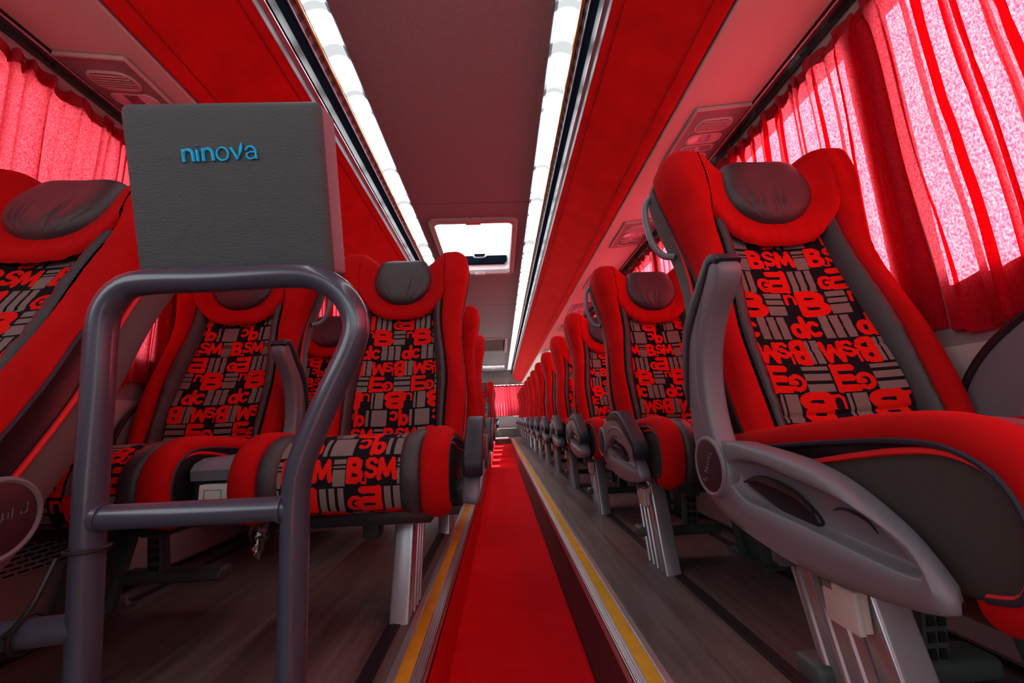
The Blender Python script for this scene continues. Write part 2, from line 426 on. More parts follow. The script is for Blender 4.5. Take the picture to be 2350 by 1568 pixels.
def strip_mesh(sg):
    q = np.linspace(-.04, .70, 70); a = np.linspace(0, 1, 12)
    A, Q = np.meshgrid(a, q, indexing='ij'); X = pwf(Q)+(swf(Q)-pwf(Q))*A
    n = .010+.030*A+.020*np.sin(PI*A)**.7 + .0022*np.sin(PI*A)*np.sin(Q*150+2*np.sin(Q*37))*(Q < .5)
    P = np.stack([sg*X, -n, Q], -1); return seat_grid_mesh('backrest_strip', P, leather, flip=sg < 0)
def bedge(q):
    t = min(1, max(0, (q-.28)/.32)); t = t*t*(3-2*t); return .026-.052*t
def band_mesh(sg):
    q = np.linspace(-.04, .64, 40); rows = []
    for qq in q:
        h = float(hwq(qq)); e = bedge(qq)
        rows.append([(sg*(h-.004), -e, qq), (sg*(h-.009), -(e-.006), qq), (sg*(h-.010), .018, qq), (sg*(h-.006), .030, qq)])
    return seat_grid_mesh('side_band', np.array(rows).transpose(1,0,2), blackp, flip=sg < 0)
def bolster_mesh(sg):
    q = qrows(56); rows = []
    for qq in q:
        h = float(hwq(qq)); c = float(crest(qq)); xi = float(swf(qq)) if qq < .70 else .166
        w = h-xi
        nin = .034 if qq < .56 else .034+(c-.010-.034)*min(1, (qq-.56)/.10)
        ctl = [(xi, nin-.012), (xi+.10*w, nin+.006), (xi+.35*w, c), (xi+.68*w, c-.004), (h-.006, c*.62), (h-.001, .5*(c*.5+bedge(qq))+.004), (h, bedge(qq)+.006), (h-.003, bedge(qq))]
        r = crom(ctl, 26)
        wr = .0012*np.sin(qq*230+1.5*np.sin(qq*60))*np.exp(-((qq-.47)/.10)**2)
        nn = dome(r[:,1]+wr*np.sin(np.linspace(0,PI,26)), qq, QE, .06, NB)
        rows.append(np.stack([sg*r[:,0], -nn, np.full(26, qq)], 1))
    return seat_grid_mesh('backrest_bolster', np.array(rows).transpose(1,0,2), velvet, flip=sg < 0)
def headrest_mesh():
    s = np.linspace(-1, 1, 61); t = np.r_[np.linspace(0,.12,9)**1.0, np.linspace(.14,.85,26), .85+.15*np.sin(np.linspace(0,PI/2,9))[1:]]
    S, T = np.meshgrid(s, t, indexing='ij'); X = S*.170
    q0 = .526+.095*np.abs(S)**3.2; qt = ear(X); Q = q0+T*(qt-q0)
    X = X*(1+.02*np.clip((Q-.7)/.1,0,1))
    c = crest(Q)-.012
    n = .022+(c-.022)*np.abs(S)**2.3
    k = np.clip(1-T/.10, 0, 1); n += .016*np.sqrt(np.maximum(0,1-k*k)) - .004
    n += .0014*np.sin(X*170+1.3*np.sin(X*60))*np.exp(-T*5)
    n -= .005*np.exp(-((np.abs(S)-.99)/.03)**2)
    n = dome(n, Q, qt, .06, NB)
    return seat_grid_mesh('headrest', np.stack([X, -n, Q], -1), velvet)
def pillow_mesh(seed):
    rnd = random.Random(seed)
    s = np.linspace(-1, 1, 61); ph = np.linspace(0, 1, 45)
    S, T = np.meshgrid(s, ph, indexing='ij')
    Q = .583+T*(QT-.583)
    w = np.where(Q < .69, .119*np.sqrt(np.maximum(1e-4, 1-((Q-.69)/.1075)**2)), .119-.034*((Q-.69)/(QT-.69))**1.7)
    X = S*w
    base = .024+(crest(Q)-.046)*np.clip(np.abs(X)/.17,0,1)**2.3
    lo = np.clip((Q-.583)/.05, 0, 1)
    th = .040*np.sqrt(np.maximum(0, 1-S**4))*np.sqrt(np.maximum(0, 1-(1-lo)**2))
    for k in range(7):
        xc = rnd.uniform(-.75,.75); sg = rnd.uniform(.025,.05); d = rnd.uniform(.002,.006); qx = rnd.uniform(.64,.72)
        th -= d*np.exp(-((S-xc-(Q-.60)*rnd.uniform(-1,1.5))/sg)**2)*np.clip((qx-Q)/.05,0,1)*lo
    n = dome(base+th+.004, Q, QT+.012, .05, NB+.015)
    return seat_grid_mesh('head_pillow', np.stack([X, -n, Q], -1), leather)
def shell_mesh():
    q = qrows(30); rows = []
    for qq in q:
        h = float(hwq(qq))-.004
        half = [(h-.003,-.028),(h,-.05),(h-.002,-.085),(h-.014,-.112),(h-.06,-.126),(h*.5,-.132),(0,-.134)]
        ctl = half+[(-x,y) for x,y in half[:-1][::-1]]
        r = crom(ctl, 41)
        nn = dome(r[:,1], qq, QE+.001, .06, NB)
        rows.append(np.stack([r[:,0], -nn, np.full(41, qq)], 1))
    return seat_grid_mesh('back_shell', np.array(rows).transpose(1,0,2), shellm)
def back_piping_mesh(sg, red=False):
    mb = MB(); qs = np.linspace(-.03,.78,48)
    if not red: mb.tube([(sg*(float(hwq(qq))-.0015), -bedge(qq), qq) for qq in qs], .0042, 6)
    else: mb.tube([(sg*(float(hwq(qq))-.0025), .031, qq) for qq in qs if qq < .62], .0045, 6)
    o = mb.build('back_piping' if not red else 'shell_piping', redp if red else navyp); d = o.data; bpy.data.objects.remove(o); return d

CP = crom([(.33,.452),(.22,.466),(.05,.484),(-.06,.492),(-.125,.486),(-.170,.458),(-.190,.412),(-.186,.362),(-.165,.322),(-.12,.306)], 160)
_t = np.gradient(CP, axis=0); _t /= np.linalg.norm(_t, axis=1)[:,None]
CN = np.stack([-_t[:,1], _t[:,0]], 1)*-1
if CN[20,1] < 0: CN = -CN
CLEN = np.r_[0, np.cumsum(np.linalg.norm(np.diff(CP, axis=0), axis=1))]
def cprof(l, off):
    y = np.interp(l, CLEN, CP[:,0]); z = np.interp(l, CLEN, CP[:,1])
    ny = np.interp(l, CLEN, CN[:,0]); nz = np.interp(l, CLEN, CN[:,1])
    return y+ny*off, z+nz*off
def cushion_panel_mesh(u0, v0, nx, nl):
    s = np.linspace(-1, 1, nx); l = np.linspace(0, CLEN[-1], nl)
    S, L = np.meshgrid(s, l, indexing='ij'); X = S*.147
    off = .003*(1-S**4)-.001
    Y, Z = cprof(L, off)
    Xc = (X[:-1,:-1]+X[1:,1:])/2; Lc = (L[:-1,:-1]+L[1:,1:])/2
    return seat_grid_mesh('cushion_panel', np.stack([X, Y, Z], -1), [fblack, fred, fgrey], pat(Xc+u0, Lc+v0), flip=True)
def cushion_band(name, ctl, m, sg, n=14):
    r = crom(ctl, n); l = np.linspace(0, CLEN[-1], 60)
    rows = []
    for x, o in r:
        Y, Z = cprof(l, np.full_like(l, o)); rows.append(np.stack([np.full_like(l, sg*x), Y, Z], 1))
    return seat_grid_mesh(name, np.array(rows), m, flip=sg > 0)
def cushion_side_mesh(sg):
    mb = MB(); l = np.linspace(.03, CLEN[-1], 40)
    k = np.clip((l-.25)/.25, 0, 1)
    Y, Z = cprof(l, -.042+.026*k)
    out = [(y, z) for y, z in zip(Y, Z)]+[(.30,.306)]
    mb.prism(out, sg*.247, sg*.2595, 'x', .002)
    return mb
def tomesh(mb, name, ms):
    o = mb.build(name, ms); d = o.data; bpy.data.objects.remove(o); d.name = name; return d

SH = {}
SH['panels'] = [back_panel_mesh(*a) for a in ((.09,-.075,190,400),(.015,.387,150,320),(.065,.354,150,320),(.11,.33,110,240),(.01,.23,110,240),(.04,.017,150,320))]
SH['cpanels'] = [cushion_panel_mesh(*a) for a in ((-.017,.0,150,330),(.06,.07,150,330),(.0,.31,110,240))]
SH['strip'] = {s: strip_mesh(s) for s in (-1,1)}
SH['bol'] = {s: bolster_mesh(s) for s in (-1,1)}
SH['head'] = headrest_mesh()
SH['pil'] = [pillow_mesh(k) for k in (3, 11, 5)]
SH['shell'] = shell_mesh()
SH['bpipe'] = {s: back_piping_mesh(s) for s in (-1,1)}; SH['rpipe'] = {s: back_piping_mesh(s, True) for s in (-1,1)}; SH['band'] = {s: band_mesh(s) for s in (-1,1)}
SH['cstrip'] = {s: cushion_band('cushion_strip', [(.145,-.004),(.156,.006),(.175,.009),(.190,.006),(.198,-.003)], leather, s) for s in (-1,1)}
SH['cbol'] = {s: cushion_band('cushion_bolster', [(.195,-.003),(.203,.010),(.222,.017),(.243,.016),(.257,.008),(.264,-.004),(.263,-.017)], velvet, s, 18) for s in (-1,1)}
SH['cside'] = {s: tomesh(cushion_side_mesh(s), 'cushion_side', darkfab) for s in (-1,1)}
def cpipe(sg, red):
    mb = MB()
    if not red:
        l = np.linspace(.0, CLEN[-1]-.01, 46); Y, Z = cprof(l, np.full_like(l, -.017)); mb.tube([(sg*.2635, y, z) for y, z in zip(Y, Z)], .0036, 6)
        return tomesh(mb, 'cushion_piping', navyp)
    l = np.linspace(.03, CLEN[-1]-.01, 46); k = np.clip((l-.25)/.25,0,1); Y, Z = cprof(l, -.044+.026*k); mb.tube([(sg*.2610, y, z) for y, z in zip(Y, Z)], .0045, 6)
    return tomesh(mb, 'side_piping', redp)
SH['cpipe'] = {s: cpipe(s, False) for s in (-1,1)}; SH['spipe'] = {s: cpipe(s, True) for s in (-1,1)}
def cpan():
    mb = MB(); l = np.linspace(0, CLEN[-1], 40); Y, Z = cprof(l, np.full_like(l, -.010))
    mb.prism([(y, z) for y, z in zip(Y, Z)]+[(.32,.30)], -.252, .252, 'x')
    mb.box(-.20,.20,-.09,.30,.268,.307,.006)
    return mb
SH['cpan'] = tomesh(cpan(), 'cushion_pan', blackp)

# outlines of the aisle console and armrest, traced in side view (local y, z)
def tr(L): return [((y*.966-.56), .52+(z-.52)*.966) for y, z in L]
CON = tr([(.79,.462),(.747,.458),(.657,.447),(.574,.428),(.513,.400),(.466,.369),(.436,.335),(.430,.318),(.445,.308),(.507,.297),(.605,.289),(.693,.293),(.81,.310),(.883,.337),(.905,.37),(.905,.42),(.86,.455)])
REC = tr([(.800,.385),(.76,.362),(.70,.358),(.622,.352),(.56,.346),(.505,.341),(.455,.340),(.452,.352),(.468,.371),(.50,.388),(.538,.401),(.575,.410),(.62,.417),(.68,.428),(.74,.432),(.79,.425),(.805,.405)])
HY, HZ = .855*.966-.56, .52+(.410-.52)*.966
ARM = [(.350,.412),(.362,.455),(.366,.50),(.364,.562),(.360,.62),(.341,.68),(.312,.72),(.262,.763),(.222,.795),(.20,.808),(.178,.806),(.163,.792),(.160,.775),(.172,.752),(.205,.720),(.236,.688),(.262,.645),(.277,.60),(.281,.556),(.277,.51),(.262,.46),(.240,.43),(.232,.40),(.240,.372),(.265,.356),(.295,.353),(.330,.370)]
ARM = [((y-.30 if y > .30 else y-.29-.01*max(0,min(1,(y-.2)/.1)))*.97, (z-.41)*.97) for y, z in ARM]
def resamp(P, n): return crom(P, n, True)
def console_mesh(m):
    """boat-shaped shell with a shallow dish on the aisle face; m: side of the aisle"""
    n = 72; O = resamp(CON, n); R = resamp(REC[::-1], n)
    # start both loops at the rear-most point
    def roll(P): k = np.argmax(P[:,0]*1+0*P[:,1]); return np.roll(P, -k, 0)
    O = roll(O); R = roll(R); cO = O.mean(0); cR = R.mean(0)
    I = O.copy(); fr = np.clip((.05-O[:,0])/.18, 0, 1); I[:,0] += .018*fr; I = I*.985+cO*.015
    mixr = lambda a, b, k: a*(1-k)+b*k
    sc_ = lambda P_, k: P_*k+P_.mean(0)*(1-k)
    rings = [(sc_(I,.97), .281), (sc_(I,.992), .2825), (I, .287), (O, .311), (sc_(O,.996), .317), (sc_(O,.985), .3215), (mixr(sc_(O,.97), R, .25), .3245), (mixr(O, R, .62), .3262), (sc_(R,1.03), .3265), (sc_(R,1.01), .3255),
             (sc_(R,.985), .320), (sc_(R,.95), .310), (sc_(R,.88), .3035), (sc_(R,.78), .3015), (sc_(R,.3), .301)]
    P = np.array([np.stack([np.full(n, m*x), L[:,0], L[:,1]], 1) for L, x in rings]).transpose(1,0,2)
    mb = MB(); mb.grid(P, closeu=True, flip=m > 0)
    nv = len(rings); mb.F.append(tuple(i*nv for i in range(n))); mb.M.append(0)
    mb.F.append(tuple(i*nv+nv-1 for i in range(n))); mb.M.append(0)
    o = mb.build('side_console', plast, sharp=1.2); d = o.data; bpy.data.objects.remove(o); return d
def cup_mesh(m):
    mb = MB()
    out = tr([(.775,.388),(.735,.399),(.69,.398),(.64,.386),(.613,.370),(.605,.358),(.612,.349),(.64,.346),(.69,.358),(.74,.374)])
    out = [tuple(p) for p in crom(out, 40, True)]
    mb.prism(out, m*.300, m*.3095, 'x', .004, 0, 3)
    # raised lip along the upper edge
    lip = tr([(.775,.390),(.735,.401),(.69,.400),(.64,.389),(.612,.372)])
    mb.tube([(m*.312, y, z) for y, z in crom(lip, 20)], [.002+.005*math.sin(PI*i/19) for i in range(20)], 8)
    return tomesh(mb, 'cup_holder', blackp)
def pull_mesh(m):
    mb = MB(); a = tr([(.585,.380),(.57,.385),(.55,.384),(.53,.377),(.519,.366)])
    mb.tube([(m*.303, y, z) for y, z in crom(a, 16)], [.0006+.0016*math.sin(PI*i/15) for i in range(16)], 8)
    return tomesh(mb, 'flap_grip', plast_dk)
def arm_mesh(m):
    mb = MB(); mb.prism([tuple(p) for p in crom(ARM, 80, True)], m*.288, m*.332, 'x', .010, 0, 4)
    # raised ring round the hinge and a soft rib along the arm
    mb.tube([(m*.332, .052*math.cos(a), .052*math.sin(a)) for a in np.linspace(0, 2*PI, 40, endpoint=False)], .005, 8, closed=True)
    rib = crom([(.0,.06),(.015,.12),(.012,.20),(-.02,.28),(-.08,.355)], 24)
    mb.tube([(m*.3300, y, z) for y, z in rib], [.001+.0045*math.sin(PI*i/23) for i in range(24)], 8)
    return tomesh(mb, 'armrest', plast)
def pad_mesh(m):
    mb = MB(); C = crom(ARM, 160, True)
    # outer (rear when raised) edge between the shoulder and the tip
    a = [p for p in C if p[1] > .13 and True]
    edge = crom([((y-.30 if y > .30 else y-.29-.01*max(0,min(1,(y-.2)/.1)))*.97, (z-.41)*.97) for y, z in [(.366,.525),(.363,.60),(.345,.676),(.314,.718),(.264,.761),(.224,.793),(.201,.809),(.178,.806),(.164,.793)]], 40)
    t = np.gradient(edge, axis=0); t /= np.linalg.norm(t, axis=1)[:,None]; nrm = np.stack([t[:,1], -t[:,0]], 1)
    if nrm[5,0] < 0: nrm = -nrm
    th = .012*np.sin(np.linspace(.25, PI-.35, 40))**.5; ind = .026*np.sin(np.linspace(.12,PI-.1,40))**.6
    outl = [tuple(p) for p in (edge+nrm*th[:,None])]+[tuple(p) for p in (edge-nrm*ind[:,None])[::-1]]
    mb.prism(outl, m*.2855, m*.3345, 'x', .006, 0, 4)
    return tomesh(mb, 'armrest_pad', plast_dk)
def cap_mesh(m):
    mb = MB()
    n = 40; rings = []
    for r, x in ((.0495,.332),(.0490,.334),(.046,.3355),(.02,.3363),(.001,.3364)):
        rings.append([(m*x, r*math.cos(2*PI*k/n), r*math.sin(2*PI*k/n)) for k in range(n)])
    P = np.array(rings).transpose(1,0,2); mb.grid(P, closeu=True, flip=m < 0)
    return tomesh(mb, 'hinge_cap', capm)
def logo_mesh(m):
    """thin raised italic lettering across the cap"""
    mb = MB()
    # strokes in (along, up); along runs up the long diagonal of the disc
    S = [[(-.036,.007),(-.033,-.004),(-.028,-.005)], [(-.026,-.001),(-.025,-.005)],
         [(-.018,.008),(-.014,-.004)], [(-.012,.005),(-.010,-.003),(-.006,-.002),(-.004,.005)], [(-.006,.007),(-.002,-.004)],
         [(.002,.005),(.005,-.004)], [(.004,.004),(.009,.004),(.011,-.004)], [(.014,.006),(.016,-.002),(.020,-.001),(.020,.006)],
         [(.031,.006),(.026,.005),(.026,.001),(.031,-.001),(.030,-.005),(.025,-.004)]]
    ca, sa = math.cos(1.0), math.sin(1.0)
    for s in S:
        pts = []
        for a, b in s:
            y = -m*0 - (-a*ca) ; y, z = (-(a*ca-b*sa), a*sa+b*ca)
            pts.append((m*.3367, y, z))
        mb.tube(pts, .0008, 5)
    return tomesh(mb, 'cap_lettering', logo_m)
AR = {}
for m in (-1, 1):
    AR[m] = dict(con=console_mesh(m), cup=cup_mesh(m), pull=pull_mesh(m), arm=arm_mesh(m), pad=pad_mesh(m), cap=cap_mesh(m), logo=logo_mesh(m))
def pedestal_mesh(x):
    mb = MB(); w = .028
    front = [(0,0),(.045,0),(.125,.30),(.08,.30)]; rear = [(.05,0),(.175,0),(.262,.30),(.13,.30)]
    mb.prism(front, x-w, x+w, 'x', .008, 0, 3)
    mb.prism(rear, x-w+.004, x+w-.004, 'x', .003)
    for sg in (-1, 1):
        for y0 in (.075,.115,.155):
            mb.tube([(x+sg*(w-.004), y0, .0), (x+sg*(w-.004), y0+.085, .30)], .006, 8)
    return mb
def wall_leg_mesh(x):
    mb = MB()
    mb.prism([(.03,.01),(.16,.01),(.23,.29),(.09,.29)], x-.012, x+.012, 'x', .002)
    mb.prism([(.02,.01),(.05,.01),(.11,.29),(.08,.29)], x-.03, x+.03, 'x', .003)
    mb.prism([(.14,.01),(.165,.01),(.24,.29),(.215,.29)], x-.03, x+.03, 'x', .003)
    mb.box(x-.035, x+.035, -.01, .23, 0, .012, .002)
    return mb
def bolt_mesh(x, y):
    mb = MB(); mb.tube([(x+.022,y,.012),(x+.022,y,.02)], .009, 6); mb.tube([(x+.022,y,.018),(x+.022,y,.034)], .0045, 8)
    return tomesh(mb, 'bolt', steel)
def hanger_mesh(x, long):
    mb = MB()
    mb.box(x-.026, x+.026, .13, .19, .215 if long else .18, .285, .008)
    mb.tube([(x-.05,.16,.25),(x+.05,.16,.25)], .016, 12)
    if long:
        mb.prism([(.155,.235),(.19,.235),(.215,.09),(.175,.09)], x-.022, x+.022, 'x', .004)
        for k in range(4):
            for dx in (-.009, .009):
                z = .12+k*.026; y = .155+(.235-z)*.138-.001
                mb.box(x+dx-.006, x+dx+.006, y-.0015, y+.003, z-.008, z+.008, 0, 1)
    return mb
def bar_mesh(x0, x1):
    mb = MB(); mb.box(x0, x1, .17, .235, .072, .108, .012, 0, 3); return mb
def socket_mesh(m, x):
    """stack of two thin boards with a plate in front, hung under the console"""
    mb = MB(); mb.box(min(x,x+m*.012), max(x,x+m*.012), .066, .126, .205, .262, .0015, 0)
    mb.box(min(x+m*.0125,x+m*.022), max(x+m*.0125,x+m*.022), .064, .124, .203, .26, .0015, 1)
    return mb

def build_seat(m, ped=None, leg=None, handle=True, foot='long', barx=(-.16,.07), hangx=0, raised=False, centre=False, wide=1., cw=1., rec=16., panel=0, cpanel=0, pil=0, arm=True, sock=True):
    r = empty('coach_seat')
    R = math.radians(rec)
    def bk(name, me):
        o = inst(name, me, r); o.location = (0,.30,.42); o.rotation_euler = (-R,0,0); o.scale = (wide,1,1); return o
    bk('backrest_panel', SH['panels'][panel])
    for s in (-1, 1): bk('backrest_strip', SH['strip'][s]); bk('backrest_bolster', SH['bol'][s])
    hd = bk('headrest', SH['head'])
    p = inst('head_pillow', SH['pil'][pil], hd); p['label'] = 'black leather head pillow'
    bk('back_shell', SH['shell'])
    for s in (-1, 1): bk('back_piping', SH['bpipe'][s]); bk('shell_piping', SH['rpipe'][s]); bk('side_band', SH['band'][s])
    if handle:
        mb = MB(); h = .258
        path = crom([(m*(h-.02),.06,.80),(m*(h+.006),.072,.787),(m*(h+.024),.074,.75),(m*(h+.030),.074,.68),(m*(h+.026),.074,.615),(m*(h+.006),.072,.575),(m*(h-.02),.06,.56)], 40)
        mb.tube(path, .0095, 10); bk('grab_handle', tomesh(mb, 'grab_handle', plast))
    inst('cushion_panel', SH['cpanels'][cpanel], r).scale = (cw,1,1)
    for s in (-1, 1):
        c = inst('cushion_side', SH['cside'][s], r); inst('side_piping', SH['spipe'][s], c); c.scale = (cw,1,1)
        for n_, m_ in (('cushion_strip', SH['cstrip'][s]), ('cushion_bolster', SH['cbol'][s]), ('cushion_piping', SH['cpipe'][s])): inst(n_, m_, r).scale = (cw,1,1)
    inst('cushion_pan', SH['cpan'], r)
    if arm:
        A = AR[m]
        if not centre:
            c = inst('side_console', A['con'], r); inst('cup_holder', A['cup'], c); inst('flap_grip', A['pull'], c)
        else:
            mb = MB()
            mb.prism([(-.135,.425),(-.12,.442),(-.09,.452),(.20,.452),(.26,.43),(.26,.40),(-.13,.40)], m*.264, m*.378, 'x', .004)
            c = inst('centre_console', tomesh(mb,'centre_console',plast), r)
            mb = MB(); mb.box(*sorted((m*.266,m*.376)), -.115,.24,.315,.401,.004); inst('console_body', tomesh(mb,'console_body',plast_dk), c)
            mb = MB(); mb.box(*sorted((m*.296,m*.374)), -.142,-.118,.345,.392,.0025)
            w = inst('white_cover', tomesh(mb,'white_cover',whitep), c)
            mb = MB(); mb.tube([(m*.310,-.1425,.346),(m*.310,-.1425,.379),(m*.350,-.1425,.379),(m*.350,-.1425,.346)], .0008, 5); inst('cover_groove', tomesh(mb,'cover_groove',blackp), w)
        a = inst('armrest', A['arm'], r); a.location = (0,HY,HZ)
        if not raised: a.rotation_euler = (math.radians(76),0,0)
        inst('armrest_pad', A['pad'], a); k = inst('hinge_cap', A['cap'], a); inst('cap_lettering', A['logo'], a)
        mb = MB(); mb.box(min(m*.24,m*.29), max(m*.24,m*.29), .02,.26,.295,.33,.004); inst('console_bracket', tomesh(mb,'console_bracket',blackp), r)
    if ped is not None:
        pe = inst('pedestal', tomesh(pedestal_mesh(ped),'pedestal',silver), r)
        if sock: inst('socket_block', tomesh(socket_mesh(m, ped+m*.033),'socket_block',[cream,whitep]), pe)
    if leg is not None:
        l = inst('wall_leg', tomesh(wall_leg_mesh(leg),'wall_leg',greenm), r); [inst('bolt', bolt_mesh(leg, y), l) for y in (.005,.075,.205)]
    for y in (.10,.21): mb = MB(); mb.box(-.25,.25,y,y+.035,.245,.272,.004); inst('cross_beam', tomesh(mb,'cross_beam',greenm), r)
    if foot:
        f = inst('footrest', tomesh(hanger_mesh(hangx, foot == 'long'),'footrest',[greenm,blackp]), r)
        if foot == 'long': inst('foot_bar', tomesh(bar_mesh(hangx+barx[0], hangx+barx[1]),'foot_bar',greenm), f)
    return r
def copy_tree(o, parent=None):
    c = o.copy(); COL.objects.link(c)
    if parent is not None: c.parent = parent
    for ch in o.children: copy_tree(ch, c)
    return c
def child(r, stem): return [c for c in r.children if c.name.split('.')[0] == stem]
def restyle(r, rec=None, panel=None, cpanel=None, pil=None, raised=None):
    if rec is not None:
        for c in r.children:
            if c.name.split('.')[0] in ('backrest_panel','backrest_strip','backrest_bolster','headrest','back_shell','back_piping','shell_piping','side_band','grab_handle'):
                c.rotation_euler = (-math.radians(rec),0,0)
    if panel is not None: child(r,'backrest_panel')[0].data = SH['panels'][panel]
    if cpanel is not None: child(r,'cushion_panel')[0].data = SH['cpanels'][cpanel]
    if pil is not None: child(r,'headrest')[0].children[0].data = SH['pil'][pil]
    if raised is not None and child(r,'armrest'): child(r,'armrest')[0].rotation_euler = (0 if raised else math.radians(76),0,0)

PITCH = .875
# --- single seats right of the aisle
RX = .735
G1 = 'single seats right of the aisle'
first = build_seat(-1, ped=-.195, leg=.14, barx=(-.20,.11), hangx=-.045, raised=True, panel=0, cpanel=0, pil=1)
first.location = (RX, .56, 0)
tag(first, 'large single seat nearest the camera on the right, its grey armrest swung up', 'seat', G1)
for k in range(1, 13):
    s = copy_tree(first); s.location = (RX, .56+PITCH*k, 0)
    if k > 1:
        for h_ in child(s, 'grab_handle'): bpy.data.objects.remove(h_)
    restyle(s, rec=16+[0,0,1,-1,.5][k%5], panel=[3,1,2,4,3][k%5], cpanel=2 if k > 3 else 1, pil=k%3, raised=False)
    if k == 1: restyle(s, panel=2)
    lab = {1:'single seat directly behind the raised armrest seat on the right, cushion front in view',
           12:'rearmost single seat at the far end of the right-hand column'}.get(k, 'single seat, %s from the front in the right-hand column along the aisle' % ORD[k])
    tag(s, lab, 'seat', G1)
# --- pairs left of the aisle
LA, LW = -.385, -1.032
LY = 1.21
G2, G3 = 'aisle seats left of the aisle', 'window seats on the left'
win = build_seat(1, leg=-.15, centre=True, wide=1.045, cw=.97,  barx=(-.11,.20), hangx=-.03, raised=True, panel=1, cpanel=1, pil=0)
win.location = (LW, LY, 0)
tag(win, 'window seat seen through the tubular handrail, its armrest swung up', 'seat', G3)
w0 = build_seat(1, leg=-.15, handle=False, barx=(-.11,.20), hangx=-.03, rec=28.5, panel=0, cpanel=0, pil=0); w0.location = (LW+.025, LY-PITCH, 0)
tag(w0, 'strongly reclined window seat at the left edge, in front of the other left seats', 'seat', G3)
for k in (1, 2):
    s = copy_tree(win); s.location = (LW, LY+PITCH*k, 0); restyle(s, panel=3, cpanel=2, pil=k, raised=(k == 1))
    tag(s, ['','window seat glimpsed between the handrail and the front aisle seat, armrest up','window seat in the third left pair, beside the wall'][k], 'seat', G3)
ais = build_seat(1, cw=.965, ped=.098, handle=False, foot='short', hangx=-.02, panel=5, cpanel=0, pil=2, sock=False)
ais.location = (LA, LY, 0)
tag(ais, 'aisle seat just right of the tubular handrail, full black head pillow in view', 'seat', G2)
for j, y in enumerate((LY+PITCH, LY+2*PITCH, 7.55, 8.43, 9.3, 10.2)):
    s = copy_tree(ais); s.location = (LA, y, 0); restyle(s, panel=4, cpanel=2, pil=j%3, rec=15+(j%2))
    tag(s, ['aisle seat hidden behind the front aisle seat on the left, red edge showing','third aisle seat on the left, last one before the gap in the row',
            'first aisle seat after the gap in the left column','second aisle seat after the gap in the left column',
            'third aisle seat after the gap in the left column','rearmost aisle seat in the left column'][j], 'seat', G2)
win2 = None
for j, y in enumerate((7.55,)):
    s = copy_tree(win); s.location = (LW, y, 0); restyle(s, panel=4, cpanel=2, pil=1, raised=False)
    tag(s, 'window seat far back on the left, after the gap in the row', 'seat', G3)

# ------------------------------------------------------------------ bus shell
Y0, Y1 = -1.6, 13.6
def one(name, f, ms, smooth=False, parent=None):
    mb = MB(); f(mb); return mb.build(name, ms, parent, smooth=True, sharp=.5)
struct(one('floor_left', lambda b: b.box(AX-1.2, -.190, Y0, 12.4, -.06, 0), floor_m))
struct(one('floor_right', lambda b: b.box(.255, AX+1.2, Y0, 12.4, -.06, 0), floor_m))
struct(one('floor_aisle', lambda b: b.box(-.30, .36, Y0, 12.4, -.29, -.236), riser_m))
struct(one('floor_ramp', lambda b: b.prism([(7.5,-.236),(11.2,-.236),(11.2,-.133)], -.18, .243, 'x'), riser_m))
struct(one('floor_rear', lambda b: b.box(AX-1.2, AX+1.2, 12.4, Y1, -.06, .24), floor_m))
struct(one('floor_rear_aisle', lambda b: b.box(-.190, .255, 11.2, 12.4, -.24, 0), floor_m))
for nm, x0, x1, pz in (('trim_1', -.200, -.181, 1), ('trim_2', .245, .265, 1)):
    struct(one(nm, lambda b, x0=x0, x1=x1: b.box(x0, x1, Y0, 11.2, -.236, -.004), riser_m))
# ribbed nosings with a yellow grip strip
def nosing(nm, xi, sg):
    mb = MB()
    mb.box(min(xi,xi+sg*.075), max(xi,xi+sg*.075), Y0, 11.2, -.004, .004, .0015, 0)
    for k in range(3): mb.box(*sorted((xi+sg*(.003+k*.007), xi+sg*(.007+k*.007))), Y0, 11.2, .003, .0075, .0012, 0)
    mb.box(*sorted((xi, xi+sg*.006)), Y0, 11.2, -.028, .004, .002, 0)
    mb.box(*sorted((xi+sg*.057, xi+sg*.061)), Y0, 11.2, .003, .006, .001, 0)
    mb.box(*sorted((xi+sg*.0245, xi+sg*.055)), Y0, 11.2, .003, .0058, .001, 1)
    o = mb.build(nm, [alu, yellow]); struct(o); return o
nosing('trim_3', -.180, -1); nosing('trim_4', .243, 1)
mb = MB(); mb.box(-.20,.265,11.17,11.2,-.005,.006,.002,0); mb.box(-.19,.255,11.2,11.23,.0,.006,.001,1); struct(mb.build('trim_5', [alu, yellow]))
for i, x in enumerate((-.300, .5575, .885, -1.19)):
    mb = MB(); mb.box(x-.017, x+.017, Y0, 12.39, 0, .0025); mb.box(x-.006, x+.006, Y0, 12.39, .002, .004); struct(mb.build('trim_%d' % (6+i), trackm))
# carpet runner
mb = MB()
ys = np.linspace(Y0+.02, 11.16, 500); xs = [-.1788]*5+list(np.linspace(-.1740, .2425, 12))
zs = [-.035,-.08,-.13,-.18,-.222]+[0]*12
ramp = lambda y: .10*np.clip((y-7.5)/3.6,0,1)
P = np.array([[(x, y, (zz if zz < 0 else -.2275)+(.0012*math.sin(y*23+1.3*math.sin(y*7)+x*2)+.0015*math.sin(y*5.1) if zz == 0 else 0)+(ramp(y) if zz == 0 or zz < -.2 else 0)) for y in ys] for x, zz in zip(xs, zs)])
mb.grid(P, flip=False)
tag(mb.build('carpet_runner', carpet), 'bright red carpet runner along the sunken aisle', 'carpet')

